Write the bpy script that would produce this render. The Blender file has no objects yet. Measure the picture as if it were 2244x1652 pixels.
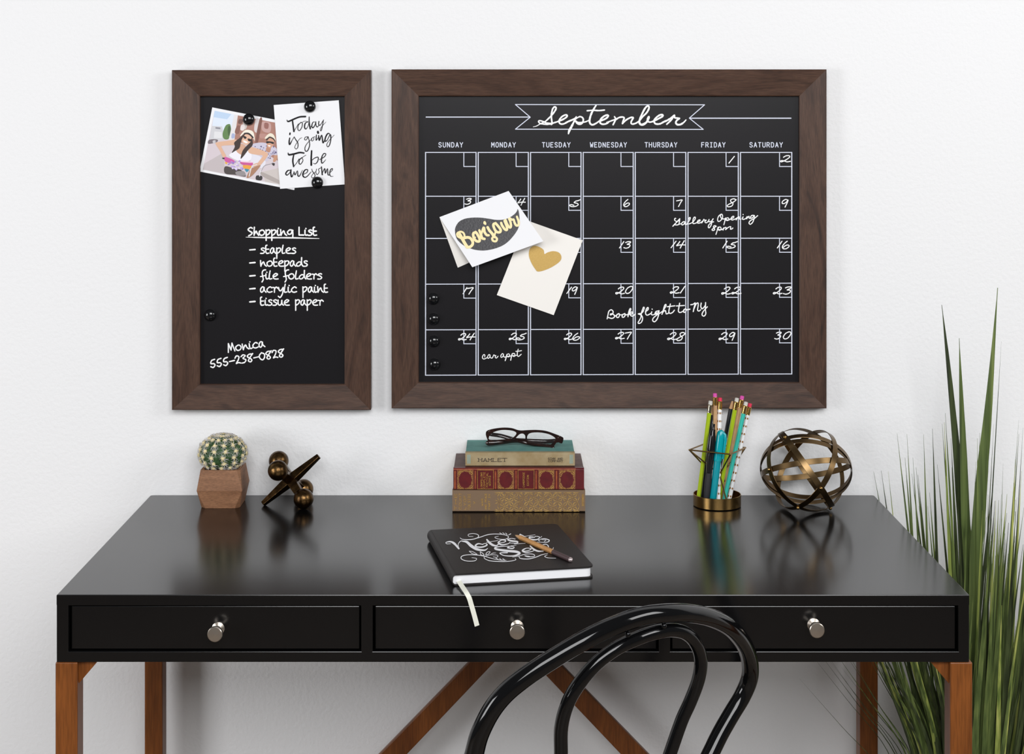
import bpy, bmesh, math, random
import numpy as np
from mathutils import Vector, Matrix
random.seed(7)
scn = bpy.context.scene
COL = scn.collection
# ------------------------------------------------------------------ camera, world, lights, exposure
FPX, CX, CY, CAMD, EYE = 3506.2, 1117.4, 250.3, 2.70, 1.4017      # focal length in px, axis, distance to wall, eye height
cd = bpy.data.cameras.new('camera'); cam = bpy.data.objects.new('camera', cd); COL.objects.link(cam)
cam.location = (0, -CAMD, EYE); cam.rotation_euler = (math.pi/2, 0, 0)
cd.sensor_width = 36.0; cd.lens = 36.0*FPX/2244
cd.shift_x = (1122-CX)/2244; cd.shift_y = (CY-826)/2244
cd.clip_start = 0.05
scn.camera = cam
w = bpy.data.worlds.new('world'); scn.world = w; w.use_nodes = True
w.node_tree.nodes['Background'].inputs[0].default_value = (0.93, 0.96, 1.0, 1)
w.node_tree.nodes['Background'].inputs[1].default_value = 0.10
def area(name, loc, target, sx, sy, power, col=(1, 1, 1)):
    l = bpy.data.lights.new(name, 'AREA'); l.shape = 'RECTANGLE'; l.size = sx; l.size_y = sy; l.energy = power; l.color = col
    o = bpy.data.objects.new(name, l); COL.objects.link(o); o.location = loc
    o.rotation_euler = (Vector(target)-Vector(loc)).to_track_quat('-Z', 'Y').to_euler()
    return o
area('softbox_front', (0.3, -3.4, 2.5), (0, 0, 1.2), 2.2, 1.4, 88, (0.985, 0.99, 1))
area('softbox_right', (2.45, -1.7, 2.1), (0.2, 0, 1.1), 1.0, 1.0, 26, (1, 1, 1))
area('softbox_left', (-2.5, -1.9, 1.25), (-0.1, 0, 0.9), 0.9, 1.1, 30, (0.98, 0.985, 1.0))
vs = scn.view_settings
scn.display_settings.display_device = 'sRGB'
vs.view_transform = 'Standard'; vs.look = 'None'; vs.gamma = 1; vs.exposure = 0.07; vs.use_curve_mapping = False
# ------------------------------------------------------------------ helpers
def lin(c):
    return tuple((x/255/12.92 if x/255 <= 0.04045 else ((x/255+0.055)/1.055)**2.4) for x in c)
def P(px, py, y):                       # a point of the photograph placed on the upright plane at depth y
    s = FPX/(y+CAMD); return Vector(((px-CX)/s, y, EYE-(py-CY)/s))
def G(px, py, z):                       # ... on the level plane at height z
    s = (py-CY)/(EYE-z); return Vector(((px-CX)/s, FPX/s-CAMD, z))
def plane_map(p0, n):                   # ... on any plane
    p0 = Vector(p0); n = Vector(n); c = Vector((0, -CAMD, EYE))
    def f(px, py, lift=0.0):
        d = Vector(((px-CX)/FPX, 1, -(py-CY)/FPX))
        t = (p0-c).dot(n)/d.dot(n); q = c+d*t
        return q+n*lift
    return f
ORG = {}
class MB:
    def __init__(s): s.v = []; s.f = []; s.m = []; s.s = []; s.c = []
    def add(s, vs_, fs, mi=0, smooth=False, col=None):
        b = len(s.v); s.v += [Vector(p) for p in vs_]
        for f in fs: s.f.append([b+i for i in f]); s.m.append(mi); s.s.append(smooth); s.c.append(col)
    def box(s, x0, x1, y0, y1, z0, z1, mi=0):
        s.add([(x, y, z) for x in (x0, x1) for y in (y0, y1) for z in (z0, z1)],
              [(0, 1, 3, 2), (4, 6, 7, 5), (0, 4, 5, 1), (2, 3, 7, 6), (0, 2, 6, 4), (1, 5, 7, 3)], mi)
    def prism(s, pts, vec, mi=0, mi_side=None):
        n = len(pts); vec = Vector(vec); q = [Vector(p)+vec for p in pts]
        s.add(list(pts)+q, [list(range(n)), list(range(2*n-1, n-1, -1))], mi)
        s.add(list(pts)+q, [(i, n+i, n+(i+1) % n, (i+1) % n) for i in range(n)], mi if mi_side is None else mi_side)
    def beam(s, a, b, wx, wz, up=(0, 0, 1), mi=0):           # rectangular bar from a to b
        a = Vector(a); b = Vector(b); d = (b-a).normalized(); sx = d.cross(Vector(up)).normalized(); sz = sx.cross(d)
        c = [a+sx*i*wx/2+sz*j*wz/2 for i, j in ((-1, -1), (1, -1), (1, 1), (-1, 1))]
        s.prism(c, b-a, mi)
    def tube(s, pts, r, seg=12, closed=False, mi=0, cap=True, sq=1.0, ref=None):
        pts = [Vector(p) for p in pts]; n = len(pts)
        if not hasattr(r, '__len__'): r = [r]*n
        T = []
        for i in range(n):
            a = pts[(i-1) % n] if (closed or i > 0) else pts[0]
            b = pts[(i+1) % n] if (closed or i < n-1) else pts[-1]
            T.append((b-a).normalized())
        N = Vector(ref) if ref else (Vector((0, 0, 1)) if abs(T[0].z) < 0.9 else Vector((1, 0, 0)))
        vs_ = []
        for i in range(n):
            N = (N-T[i]*N.dot(T[i])).normalized(); B = T[i].cross(N)
            for k in range(seg):
                a = 2*math.pi*k/seg
                vs_.append(pts[i]+N*math.cos(a)*r[i]+B*math.sin(a)*r[i]*sq)
        fs = []
        for i in range(n if closed else n-1):
            for k in range(seg):
                k2 = (k+1) % seg; j = (i+1) % n
                fs.append((i*seg+k, i*seg+k2, j*seg+k2, j*seg+k))
        s.add(vs_, fs, mi, True)
        if cap and not closed:
            s.add(vs_[:seg], [list(range(seg-1, -1, -1))], mi); s.add(vs_[-seg:], [list(range(seg))], mi)
    def lathe(s, prof, M, seg=24, mi=0, smooth=True):          # prof: (r, h) along local z of matrix M
        vs_ = []; fs = []; n = len(prof)
        for r, h in prof:
            for k in range(seg):
                a = 2*math.pi*k/seg; vs_.append(M @ Vector((r*math.cos(a), r*math.sin(a), h)))
        for i in range(n-1):
            for k in range(seg):
                k2 = (k+1) % seg; fs.append((i*seg+k, i*seg+k2, (i+1)*seg+k2, (i+1)*seg+k))
        s.add(vs_, fs, mi, smooth)
        if prof[0][0] > 1e-6: s.add(vs_[:seg], [list(range(seg-1, -1, -1))], mi)
        if prof[-1][0] > 1e-6: s.add(vs_[-seg:], [list(range(seg))], mi)
    def ball(s, c, r, seg=20, rings=12, sc=(1, 1, 1), mi=0):
        M = Matrix.Translation(Vector(c)) @ Matrix.Diagonal((sc[0], sc[1], sc[2], 1))
        s.lathe([(max(r*math.sin(math.pi*i/rings), 1e-7), -r*math.cos(math.pi*i/rings)) for i in range(rings+1)], M, seg, mi)
    def build(s, name, mats, parent=None, loc=(0, 0, 0), bevel=0, bseg=2, weld=False, autos=None):
        o0 = ORG[parent] if parent else Vector(loc)
        me = bpy.data.meshes.new(name)
        me.from_pydata([tuple(p-o0) for p in s.v], [], s.f)
        if not isinstance(mats, (list, tuple)): mats = [mats]
        for m in mats: me.materials.append(m)
        for i, p in enumerate(me.polygons): p.material_index = s.m[i]; p.use_smooth = s.s[i]
        if any(c is not None for c in s.c):
            ca = me.color_attributes.new('print', 'FLOAT_COLOR', 'CORNER')
            for i, p in enumerate(me.polygons):
                c = s.c[i] or (1, 1, 1)
                for li in p.loop_indices: ca.data[li].color = (c[0], c[1], c[2], 1)
        bm = bmesh.new(); bm.from_mesh(me)
        if weld: bmesh.ops.remove_doubles(bm, verts=bm.verts, dist=1e-6)
        bmesh.ops.recalc_face_normals(bm, faces=bm.faces)
        bm.to_mesh(me); bm.free(); me.update()
        if any(s.s): me.set_sharp_from_angle(angle=0.65)
        o = bpy.data.objects.new(name, me); COL.objects.link(o)
        if parent: o.parent = parent
        else: o.location = o0
        ORG[o] = o0
        if bevel:
            b = o.modifiers.new('bevel', 'BEVEL'); b.width = bevel; b.segments = bseg; b.limit_method = 'ANGLE'; b.angle_limit = 0.6
        return o
def tag(o, label, cat, group=None):
    o['label'] = label; o['category'] = cat
    if group: o['group'] = group
    return o
def thing(name, label, cat, loc, group=None):
    o = bpy.data.objects.new(name, None); COL.objects.link(o); o.location = loc; o.empty_display_size = 0.05
    ORG[o] = Vector(loc); return tag(o, label, cat, group)
def axisM(c, d):                        # matrix with local z along d at point c
    return Matrix.Translation(Vector(c)) @ Vector(d).to_track_quat('Z', 'Y').to_matrix().to_4x4()
def cr(pts, n=6, closed=False):         # Catmull-Rom through points of any dimension
    pts = [np.array(p, float) for p in pts]; N = len(pts)
    if N < 3: return pts
    out = []
    for i in range(N if closed else N-1):
        p1 = pts[i]; p2 = pts[(i+1) % N]
        p0 = pts[i-1] if (closed or i > 0) else 2*p1-p2
        p3 = pts[(i+2) % N] if (closed or i < N-2) else 2*p2-p1
        for k in range(n):
            t = k/n
            out.append(0.5*((2*p1)+(p2-p0)*t+(2*p0-5*p1+4*p2-p3)*t*t+(3*p1-p0-3*p2+p3)*t**3))
    if not closed: out.append(pts[-1])
    return out
def pts(s): return [tuple(float(q) for q in a.split(',')) for a in s.split()]
# ---- flat strokes of ink, chalk or paint lying on a surface.  f(px,py,lift) gives the point of the surface
class Ink:
    def __init__(s, mb, f, ox=0, oy=0, k=1.0, mi=0, jitter=0.0, lift=0.00025, col=None):
        s.mb, s.f, s.ox, s.oy, s.k, s.mi, s.j, s.l, s.n, s.col, s.step, s.mod = mb, f, ox, oy, k, mi, jitter, lift, 0, col, 0.000018, 17
    def q(s, x, y): return s.f(s.ox+x/s.k, s.oy+y/s.k, s.l+s.step*(s.n % s.mod))
    def disc(s, p, r, n=10):
        s.n += 1
        s.mb.add([s.q(p[0]+r*math.cos(2*math.pi*i/n), p[1]+r*math.sin(2*math.pi*i/n)) for i in range(n)], [list(range(n))], s.mi, col=s.col)
    def fill(s, st, smooth=True, n=5, col=None):
        p = pts(st) if isinstance(st, str) else st
        if smooth: p = cr(p, n, True)
        s.n += 1
        s.mb.add([s.q(a[0], a[1]) for a in p], [list(range(len(p)))], s.mi, col=col or s.col)
    def stroke(s, st, wd, straight=False, n=6, ends=True):
        p = pts(st) if isinstance(st, str) else list(st)
        s.n += 1
        wl = list(wd) if hasattr(wd, '__len__') else [wd, wd]
        c = [np.array(a, float) for a in p] if (straight or len(p) < 3) else cr(p, n)
        if straight and len(c) > 2:
            for a in c[1:-1]: s.disc(a, wl[0]/2, 8)
            for i in range(len(c)-1): s._rib([c[i], c[i+1]], wl, False)
        else: s._rib(c, wl, True)
        if ends: s.disc(c[0], wl[0]/2); s.disc(c[-1], wl[-1]/2)
    def _rib(s, c, wl, corner):
        m = len(c); L = []; R = []; s.n += 1; dd = []
        for i in range(m):
            a = c[max(i-1, 0)]; b = c[min(i+1, m-1)]; t = b-a; d = np.hypot(*t)
            t = t/d if d > 1e-9 else np.array([1.0, 0]); nn = np.array([-t[1], t[0]])
            u = i/(m-1)*(len(wl)-1); k = min(int(u), len(wl)-2); ww = wl[k]+(wl[k+1]-wl[k])*(u-k)
            ww *= 1+s.j*(random.random()-0.5)*2
            L.append(c[i]+nn*ww/2); R.append(c[i]-nn*ww/2)
            if corner and 0 < i < m-1:
                d1 = c[i]-c[i-1]; d2 = c[i+1]-c[i]
                cs = np.dot(d1, d2)/(np.hypot(*d1)*np.hypot(*d2)+1e-12)
                if cs < 0.6: dd.append((c[i], ww/2))
        dv = s.f(s.ox+c[0][0]/s.k, s.oy+c[0][1]/s.k, 1.0)-s.f(s.ox+c[0][0]/s.k, s.oy+c[0][1]/s.k, 0.0)
        s.mb.add([s.q(*a)+dv*(0.000003*i) for i, a in enumerate(L)]+[s.q(*a)+dv*(0.000003*i) for i, a in enumerate(R)], [(i, i+1, m+i+1, m+i) for i in range(m-1)], s.mi, col=s.col)
        for c_, r_ in dd: s.disc(c_, r_, 8)
# ------------------------------------------------------------------ materials
def nmat(name):
    m = bpy.data.materials.new(name); m.use_nodes = True; nt = m.node_tree
    return m, nt, nt.nodes['Principled BSDF']
def noise_node(nt, scale, detail=3, sc3=(1, 1, 1), dist=0.0, rot=(0, 0, 0)):
    tc = nt.nodes.new('ShaderNodeTexCoord'); mp = nt.nodes.new('ShaderNodeMapping'); nz = nt.nodes.new('ShaderNodeTexNoise')
    mp.inputs['Scale'].default_value = sc3; mp.inputs['Rotation'].default_value = rot
    nz.inputs['Scale'].default_value = scale; nz.inputs['Detail'].default_value = detail; nz.inputs['Distortion'].default_value = dist
    nt.links.new(tc.outputs['Object'], mp.inputs['Vector']); nt.links.new(mp.outputs[0], nz.inputs['Vector'])
    return nz
def ramp(nt, src, stops):
    r = nt.nodes.new('ShaderNodeValToRGB'); e = r.color_ramp.elements
    e[0].position = stops[0][0]; e[0].color = (*stops[0][1], 1); e[1].position = stops[-1][0]; e[1].color = (*stops[-1][1], 1)
    for p_, c in stops[1:-1]:
        k = e.new(p_); k.color = (*c, 1)
    nt.links.new(src, r.inputs[0]); return r
def bumpn(nt, bs, src, strength, dist):
    b = nt.nodes.new('ShaderNodeBump'); b.inputs['Strength'].default_value = strength; b.inputs['Distance'].default_value = dist
    nt.links.new(src, b.inputs['Height']); nt.links.new(b.outputs[0], bs.inputs['Normal'])
def pm(name, col, rough=0.5, metal=0.0, spec=0.5, bump=None, var=None, coat=0.0, aniso=0.0):
    m, nt, b = nmat(name)
    b.inputs['Base Color'].default_value = (*col, 1); b.inputs['Roughness'].default_value = rough; b.inputs['Metallic'].default_value = metal
    b.inputs['Specular IOR Level'].default_value = spec; b.inputs['Coat Weight'].default_value = coat; b.inputs['Coat Roughness'].default_value = 0.05
    b.inputs['Anisotropic'].default_value = aniso
    if var:
        nz = noise_node(nt, var[0], 4, var[2] if len(var) > 2 else (1, 1, 1)); r = ramp(nt, nz.outputs['Fac'], [(0.35, col), (0.65, var[1])])
        nt.links.new(r.outputs[0], b.inputs['Base Color'])
    if bump:
        nz = noise_node(nt, bump[0], 3); bumpn(nt, b, nz.outputs['Fac'], bump[1], bump[2])
    return m
def wood(name, stops, sc3, scale=1.0, rough=0.4, dist=1.2, spec=0.4, pore=(1, 1, 1), porestr=0.35, bump=0.15, rot=(0, 0, 0)):
    m, nt, b = nmat(name)
    nz = noise_node(nt, scale, 5, sc3, dist, rot); r = ramp(nt, nz.outputs['Fac'], stops)
    pz = noise_node(nt, 1.0, 2, pore, 0.0, rot); pr = ramp(nt, pz.outputs['Fac'], [(0.35, (1-porestr,)*3), (0.6, (1.1, 1.1, 1.1))])
    mx = nt.nodes.new('ShaderNodeMix'); mx.data_type = 'RGBA'; mx.blend_type = 'MULTIPLY'; mx.inputs[0].default_value = 1.0
    nt.links.new(r.outputs[0], mx.inputs[6]); nt.links.new(pr.outputs[0], mx.inputs[7]); nt.links.new(mx.outputs[2], b.inputs['Base Color'])
    b.inputs['Roughness'].default_value = rough; b.inputs['Specular IOR Level'].default_value = spec
    bumpn(nt, b, pz.outputs['Fac'], bump, 0.0006)
    return m
M = {}
M['wall'] = pm('white_wall_paint', (0.83, 0.83, 0.835), 0.75, spec=0.25)
nt = M['wall'].node_tree
n1 = noise_node(nt, 150, 3); bumpn(nt, nt.nodes['Principled BSDF'], n1.outputs['Fac'], 0.26, 0.0035)
M['floor'] = wood('oak_floor', [(0.3, lin((118, 106, 95))), (0.7, lin((142, 129, 116)))], (1.2, 9, 9), 1.0, 0.45, 1.0, pore=(20, 200, 200))
wst = [(0.25, lin((44, 29, 22))), (0.42, lin((68, 46, 35))), (0.55, lin((78, 55, 43))), (0.66, lin((62, 42, 32))), (0.8, lin((48, 32, 25)))]
M['walnut_h'] = wood('walnut_along', wst, (3.2, 26, 19), 1.0, 0.45, 3.0, pore=(60, 900, 700), porestr=0.22, spec=0.3)
M['walnut_v'] = wood('walnut_up', wst, (19, 26, 3.2), 1.0, 0.45, 3.0, pore=(700, 900, 60), porestr=0.22, spec=0.3)
M['board'] = pm('chalkboard_black', lin((24, 23, 25)), 0.33, spec=0.22, var=(6, lin((26, 24, 27))))
M['chalk'] = pm('white_chalk_marker', (0.92, 0.92, 0.92), 0.8, spec=0.1)
M['print'] = pm('pale_printed_line', lin((214, 218, 232)), 0.6, spec=0.2)
M['lacquer'] = pm('black_satin_lacquer', (0.003, 0.0029, 0.0032), 0.185, spec=0.5, bump=(700, 0.02, 0.0004))
M['chestnut'] = wood('chestnut_stain', [(0.3, lin((98, 52, 18))), (0.7, lin((130, 74, 30)))], (30, 30, 5), 1.0, 0.35, 1.0, pore=(500, 500, 30), porestr=0.2)
M['nickel'] = pm('brushed_nickel', lin((200, 190, 178)), 0.32, metal=1)
M['chair'] = pm('gloss_black_chair', (0.003, 0.003, 0.0033), 0.07, spec=0.4)
M['paper'] = pm('white_paper', (0.86, 0.86, 0.88), 0.7, spec=0.2)
M['ivory'] = pm('ivory_card', lin((244, 240, 234)), 0.6, spec=0.2)
M['ink'] = pm('black_ink', (0.008, 0.007, 0.009), 0.6, spec=0.2)
M['magnet'] = pm('gloss_black_magnet', (0.006, 0.006, 0.007), 0.08, spec=0.6)
M['gold'] = pm('gold_foil', lin((214, 178, 104)), 0.4, metal=0.35, var=(700, lin((206, 168, 94))))
M['palegold'] = pm('pale_gold_foil', lin((246, 222, 160)), 0.35, metal=0.0)
M['foilblack'] = pm('black_foil_board', lin((36, 34, 39)), 0.36, spec=0.4, bump=(320, 0.25, 0.0012))
M['brass'] = pm('brushed_brass', lin((160, 128, 78)), 0.24, metal=1, aniso=0.5)
M['darkbrass'] = pm('aged_dark_brass', lin((118, 96, 66)), 0.32, metal=1, var=(30, lin((98, 78, 52))))
M['bronze'] = pm('burnished_bronze', lin((108, 82, 50)), 0.30, metal=1, var=(90, lin((58, 42, 26))), bump=(220, 0.25, 0.0015))
# ------------------------------------------------------------------ the setting
def struct(o): o['kind'] = 'structure'; return o
b = MB(); b.box(-3.2, 3.2, 0, 0.12, 0, 2.7); struct(b.build('wall_back', M['wall']))
b = MB(); b.box(-3.2, 3.2, -4.2, 0.12, -0.08, 0); struct(b.build('floor', M['floor']))
# ------------------------------------------------------------------ desk
ZT, ZB, YF, XL, XR = 0.760, 0.670, -0.563, -0.6055, 0.6135
desk = thing('writing_desk', 'black lacquered writing desk with three drawers on chestnut brown legs against the white wall', 'desk', (0.004, -0.28, 0))
def fx(px): return (px-CX)/1640.7
o1t, o1b = EYE-(1325.0-CY)/1640.7, EYE-(1427.5-CY)/1640.7
ops = [(fx(150), fx(791.5)), (fx(817), fx(1443.5)), (fx(1469), fx(2100))]
def rrect(x0, x1, y0, y1, r, n=5):
    p = []
    for cx_, cy_, a0 in ((x1-r, y1-r, 0), (x0+r, y1-r, 90), (x0+r, y0+r, 180), (x1-r, y0+r, 270)):
        for i in range(n+1):
            a = math.radians(a0+90*i/n); p.append((cx_+r*math.cos(a), cy_+r*math.sin(a)))
    return p
def edge_bevel(bm, test, off, seg=2):
    es = [e for e in bm.edges if test(e.verts[0].co, e.verts[1].co) and len(e.link_faces) == 2 and e.link_faces[0].normal.angle(e.link_faces[1].normal, 0) > 0.5]
    bmesh.ops.bevel(bm, geom=es, offset=off, segments=seg, affect='EDGES', profile=0.5, clamp_overlap=True)
def put(bm, name, mat, parent):
    bmesh.ops.recalc_face_normals(bm, faces=bm.faces)
    for v in bm.verts: v.co -= ORG[parent]
    me = bpy.data.meshes.new(name); bm.to_mesh(me); bm.free(); me.materials.append(mat)
    o = bpy.data.objects.new(name, me); COL.objects.link(o); o.parent = parent; ORG[o] = ORG[parent]; return o
eq = lambda a_, b_: abs(a_-b_) < 1e-5
# the top slab, whose front edge is the band above the drawers
bm = bmesh.new(); vs_ = [bm.verts.new((x, y, o1t)) for x, y in rrect(XL, XR, YF, -0.004, 0.0045)[0:12]+[(XL, YF), (XR, YF)]]
fc = bm.faces.new(vs_); ex = bmesh.ops.extrude_face_region(bm, geom=[fc])
for v in ex['geom']:
    if isinstance(v, bmesh.types.BMVert): v.co.z = ZT
bmesh.ops.recalc_face_normals(bm, faces=bm.faces)
edge_bevel(bm, lambda p, q: eq(p.z, ZT) and eq(q.z, ZT), 0.0011)
put(bm, 'desktop', M['lacquer'], desk)
# the drawer case below it: one body with three openings
bm = bmesh.new(); edges = []
def loop(x0, x1, z0, z1):
    v = [bm.verts.new(p) for p in ((x0, YF, z0), (x1, YF, z0), (x1, YF, z1), (x0, YF, z1))]
    return [bm.edges.new((v[i], v[(i+1) % 4])) for i in range(4)]
ot = o1t-0.0008
edges += loop(XL, XR, ZB, o1t)
for x0, x1 in ops: edges += loop(x0, x1, o1b, ot)
bmesh.ops.triangle_fill(bm, edges=edges, use_beauty=True, normal=(0, -1, 0))
ex = bmesh.ops.extrude_face_region(bm, geom=list(bm.faces))
for v in ex['geom']:
    if isinstance(v, bmesh.types.BMVert): v.co.y = -0.006
bmesh.ops.recalc_face_normals(bm, faces=bm.faces)
edge_bevel(bm, lambda p, q: eq(p.y, YF) and eq(q.y, YF) and not (eq(p.z, o1t) and eq(q.z, o1t)) and not (p.z > ot-1e-4 and q.z > ot-1e-4), 0.0009)
put(bm, 'case', M['lacquer'], desk)
b = MB(); b.box(XL+0.004, XR-0.004, -0.012, -0.0065, ZB+0.002, o1t); b.build('back_panel', M['lacquer'], desk)
kpx = [(478.5, 1376.5), (1133.3, 1372), (1782.5, 1368)]
for (x0, x1), kp in zip(ops, kpx):
    b = MB(); g = 0.0025; yd = YF+0.0045
    b.box(x0+g, x1-g, yd, yd+0.018, o1b+0.0015, o1t-0.003)
    b.box(x0+g+0.006, x1-g-0.006, yd+0.018, -0.08, o1b+0.004, o1t-0.012)
    d = b.build('drawer', M['lacquer'], desk, bevel=0.0012)
    c = P(kp[0], kp[1], yd); b = MB()
    b.lathe([(0.0085, 0), (0.0085, 0.0015), (0.0045, 0.004), (0.0042, 0.010), (0.0068, 0.016), (0.0098, 0.0205), (0.0102, 0.0235), (0.0100, 0.0256), (0.0092, 0.0263), (0.00001, 0.0268)], axisM(c, (0, -1, 0)), 28)
    b.build('knob', M['nickel'], d)
for x0, y0 in ((fx(121), YF), (fx(2082.5), YF), (-0.6017, -0.065), (0.5765, -0.065)):
    b = MB(); b.box(x0, x0+0.0297, y0, y0+0.030, 0.0, ZB-0.0005); b.build('leg', M['chestnut'], desk, bevel=0.0015)
for x0, sg in ((fx(121)+0.0297, 1), (fx(2082.5), -1)):
    b = MB(); y0 = YF+0.008
    b.prism([(x0, y0, ZB-0.0005), (x0+sg*0.026, y0, ZB-0.0005), (x0, y0, ZB-0.031)], (0, 0.014, 0)); b.build('corner_bracket', M['chestnut'], desk)
cx0, cz0 = 0.0085, 0.553
for sg, yy in ((1, -0.040), (-1, -0.052)):
    b = MB(); k = 0.955
    top = Vector((cx0+sg*(ZB-0.003-cz0)*k, yy, ZB-0.0)); bot = Vector((cx0-sg*(cz0-0.06)*k, yy, 0.06))
    b.beam(bot, top, 0.012, 0.037, up=(0, 0, 1)); o = b.build('cross_brace', M['chestnut'], desk, bevel=0.0015)
    # trim the brace under the case
    me = o.data
    for v in me.vertices:
        if v.co.z+ORG[o].z > ZB-0.001: v.co.z = ZB-0.001-ORG[o].z
# ------------------------------------------------------------------ bentwood chair
TH = math.radians(38); FW = Vector((-math.sin(TH), math.cos(TH), 0)); RT = Vector((math.cos(TH), math.sin(TH), 0))
Y0 = -0.80; ptop = P(1475, 1345, Y0); c4 = lambda p: (1000+p[0]/3.206, 1280+p[1]/3.206)
def chair_pt(px, py):
    y = Y0
    for _ in range(12):
        q = P(px, py, y); h = max(ptop.z-q.z, 0)
        dx = q.x-ptop.x
        r = 0.0
        for _ in range(8):
            fw = 0.30*h+0.9*r*r; r = (dx-FW.x*fw)/RT.x
        y = Y0+RT.y*r+FW.y*(0.30*h+0.9*r*r)
    return P(px, py, y)
outer = [(125, 1193), (165, 1050), (245, 890), (350, 760), (500, 640), (700, 510), (900, 392), (1100, 295), (1300, 227), (1500, 203), (1650, 207), (1800, 240), (1930, 312), (2020, 420), (2062, 540), (2060, 660), (2010, 785), (1935, 910), (1855, 1050), (1785, 1193)]
inner = [(735, 1193), (738, 1000), (785, 830), (868, 690), (980, 560), (1120, 452), (1270, 380), (1400, 338), (1520, 322), (1620, 350), (1690, 430), (1718, 540), (1700, 670), (1645, 820), (1580, 965), (1500, 1193)]
chair = thing('bentwood_chair', 'glossy black bentwood chair with a double hoop back standing in front of the desk', 'chair', (0.05, -0.62, 0))
oc = cr([tuple(chair_pt(*c4(p))) for p in outer], 6); ic = cr([tuple(chair_pt(*c4(p))) for p in inner], 6)
def smooth_depth(c, it=120):          # keeps the traced outline, evens out the bend in depth
    c = [Vector(q) for q in c]; pr = [(CX+q.x*FPX/(q.y+CAMD), CY+(EYE-q.z)*FPX/(q.y+CAMD)) for q in c]; y = np.array([q.y for q in c])
    for _ in range(it):
        y[1:-1] = 0.25*y[:-2]+0.5*y[1:-1]+0.25*y[2:]; y[0] += 0.5*(2*y[1]-y[2]-y[0]); y[-1] += 0.5*(2*y[-2]-y[-3]-y[-1])
    return [np.array(P(a, b_, yy)) for (a, b_), yy in zip(pr, y)]
oc = smooth_depth(oc); ic = smooth_depth(ic)
SZ = 0.455
mid = (Vector(oc[0])+Vector(oc[-1]))/2
sc0 = Vector((mid.x, mid.y, 0))+FW*0.185
def ext(c, tgt): return [tuple(c[-1]+(Vector(tgt)-Vector(c[-1]))*t) for t in (0.35, 0.7, 1.0)]
def sp(a, r, z): return sc0+RT*(r*math.sin(a))+FW*(r*math.cos(a))+Vector((0, 0, z))
def herm(p0, t0, p1, t1, n=14):
    o = []
    for i in range(1, n+1):
        u = i/n; o.append(p0*(2*u**3-3*u*u+1)+t0*(u**3-2*u*u+u)+p1*(3*u*u-2*u**3)+t1*(u**3-u*u))
    return o
def leg_end(c):                     # c runs from inside the hoop to its traced end; returns the way down to the floor
    p = Vector(c[-1]); d = (Vector(c[-1])-Vector(c[-5])).normalized(); r = (p-mid).dot(RT); dz = p.z-SZ
    a = p+FW*(0.20*dz)+d*0.5*dz*Vector((1, 1, 0)).dot(Vector((0, 0, 0)))-RT*(0.06*r); a.z = SZ
    a = p+Vector((d.x, d.y, 0))/max(-d.z, 0.3)*dz*0.55+FW*(0.08*dz); a.z = SZ
    c_ = a-FW*0.035+RT*(0.10*r); c_.z = 0.0; dn = (c_-a).normalized()
    return herm(p, d*dz, a, dn*dz)+herm(a, dn*SZ, c_, dn*SZ, 10)
kL, kR = leg_end(oc[::-1]), leg_end(oc)
full = [tuple(q) for q in kL[::-1]]+[tuple(q) for q in oc]+[tuple(q) for q in kR]
b = MB(); b.tube(full, 0.0112, 16); b.build('outer_hoop', M['chair'], chair)
def seat_end(c):
    p = Vector(c[-1]); d = (Vector(c[-1])-Vector(c[-5])).normalized(); dz = p.z-SZ
    a = p+Vector((d.x, d.y, 0))/max(-d.z, 0.3)*dz*0.5+FW*(0.08*dz); a.z = SZ
    return herm(p, d*dz, a, Vector((0, 0, -dz)))
fi = [tuple(q) for q in seat_end(ic[::-1])[::-1]]+[tuple(q) for q in ic]+[tuple(q) for q in seat_end(ic)]
b = MB(); b.tube(fi, 0.0083, 16); b.build('inner_hoop', M['chair'], chair)
b = MB(); b.lathe([(0.16, -0.012), (0.195, -0.012), (0.203, 0.0), (0.203, 0.012), (0.194, 0.02), (0.175, 0.017), (0.0001, 0.012)], Matrix.Translation(sc0+Vector((0, 0, SZ))), 48); b.build('seat', M['chair'], chair)
for a in (35, -35):
    b = MB(); b.tube([sp(math.radians(a), 0.165, SZ-0.01), sp(math.radians(a), 0.19, 0.2), sp(math.radians(a), 0.225, 0.0)], [0.013, 0.012, 0.010], 14); b.build('leg', M['chair'], chair)
b = MB(); b.tube([sp(2*math.pi*i/40, 0.172, 0.20) for i in range(40)], 0.008, 10, closed=True); b.build('ring_stretcher', M['chair'], chair)
for p in ((1455, 292), (1203, 352)):
    q = chair_pt(*c4(p)); b = MB(); b.ball(q+Vector((0, -0.006, 0.002)), 0.0036, 12, 8); b.build('screw', M['chair'], chair)
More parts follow.
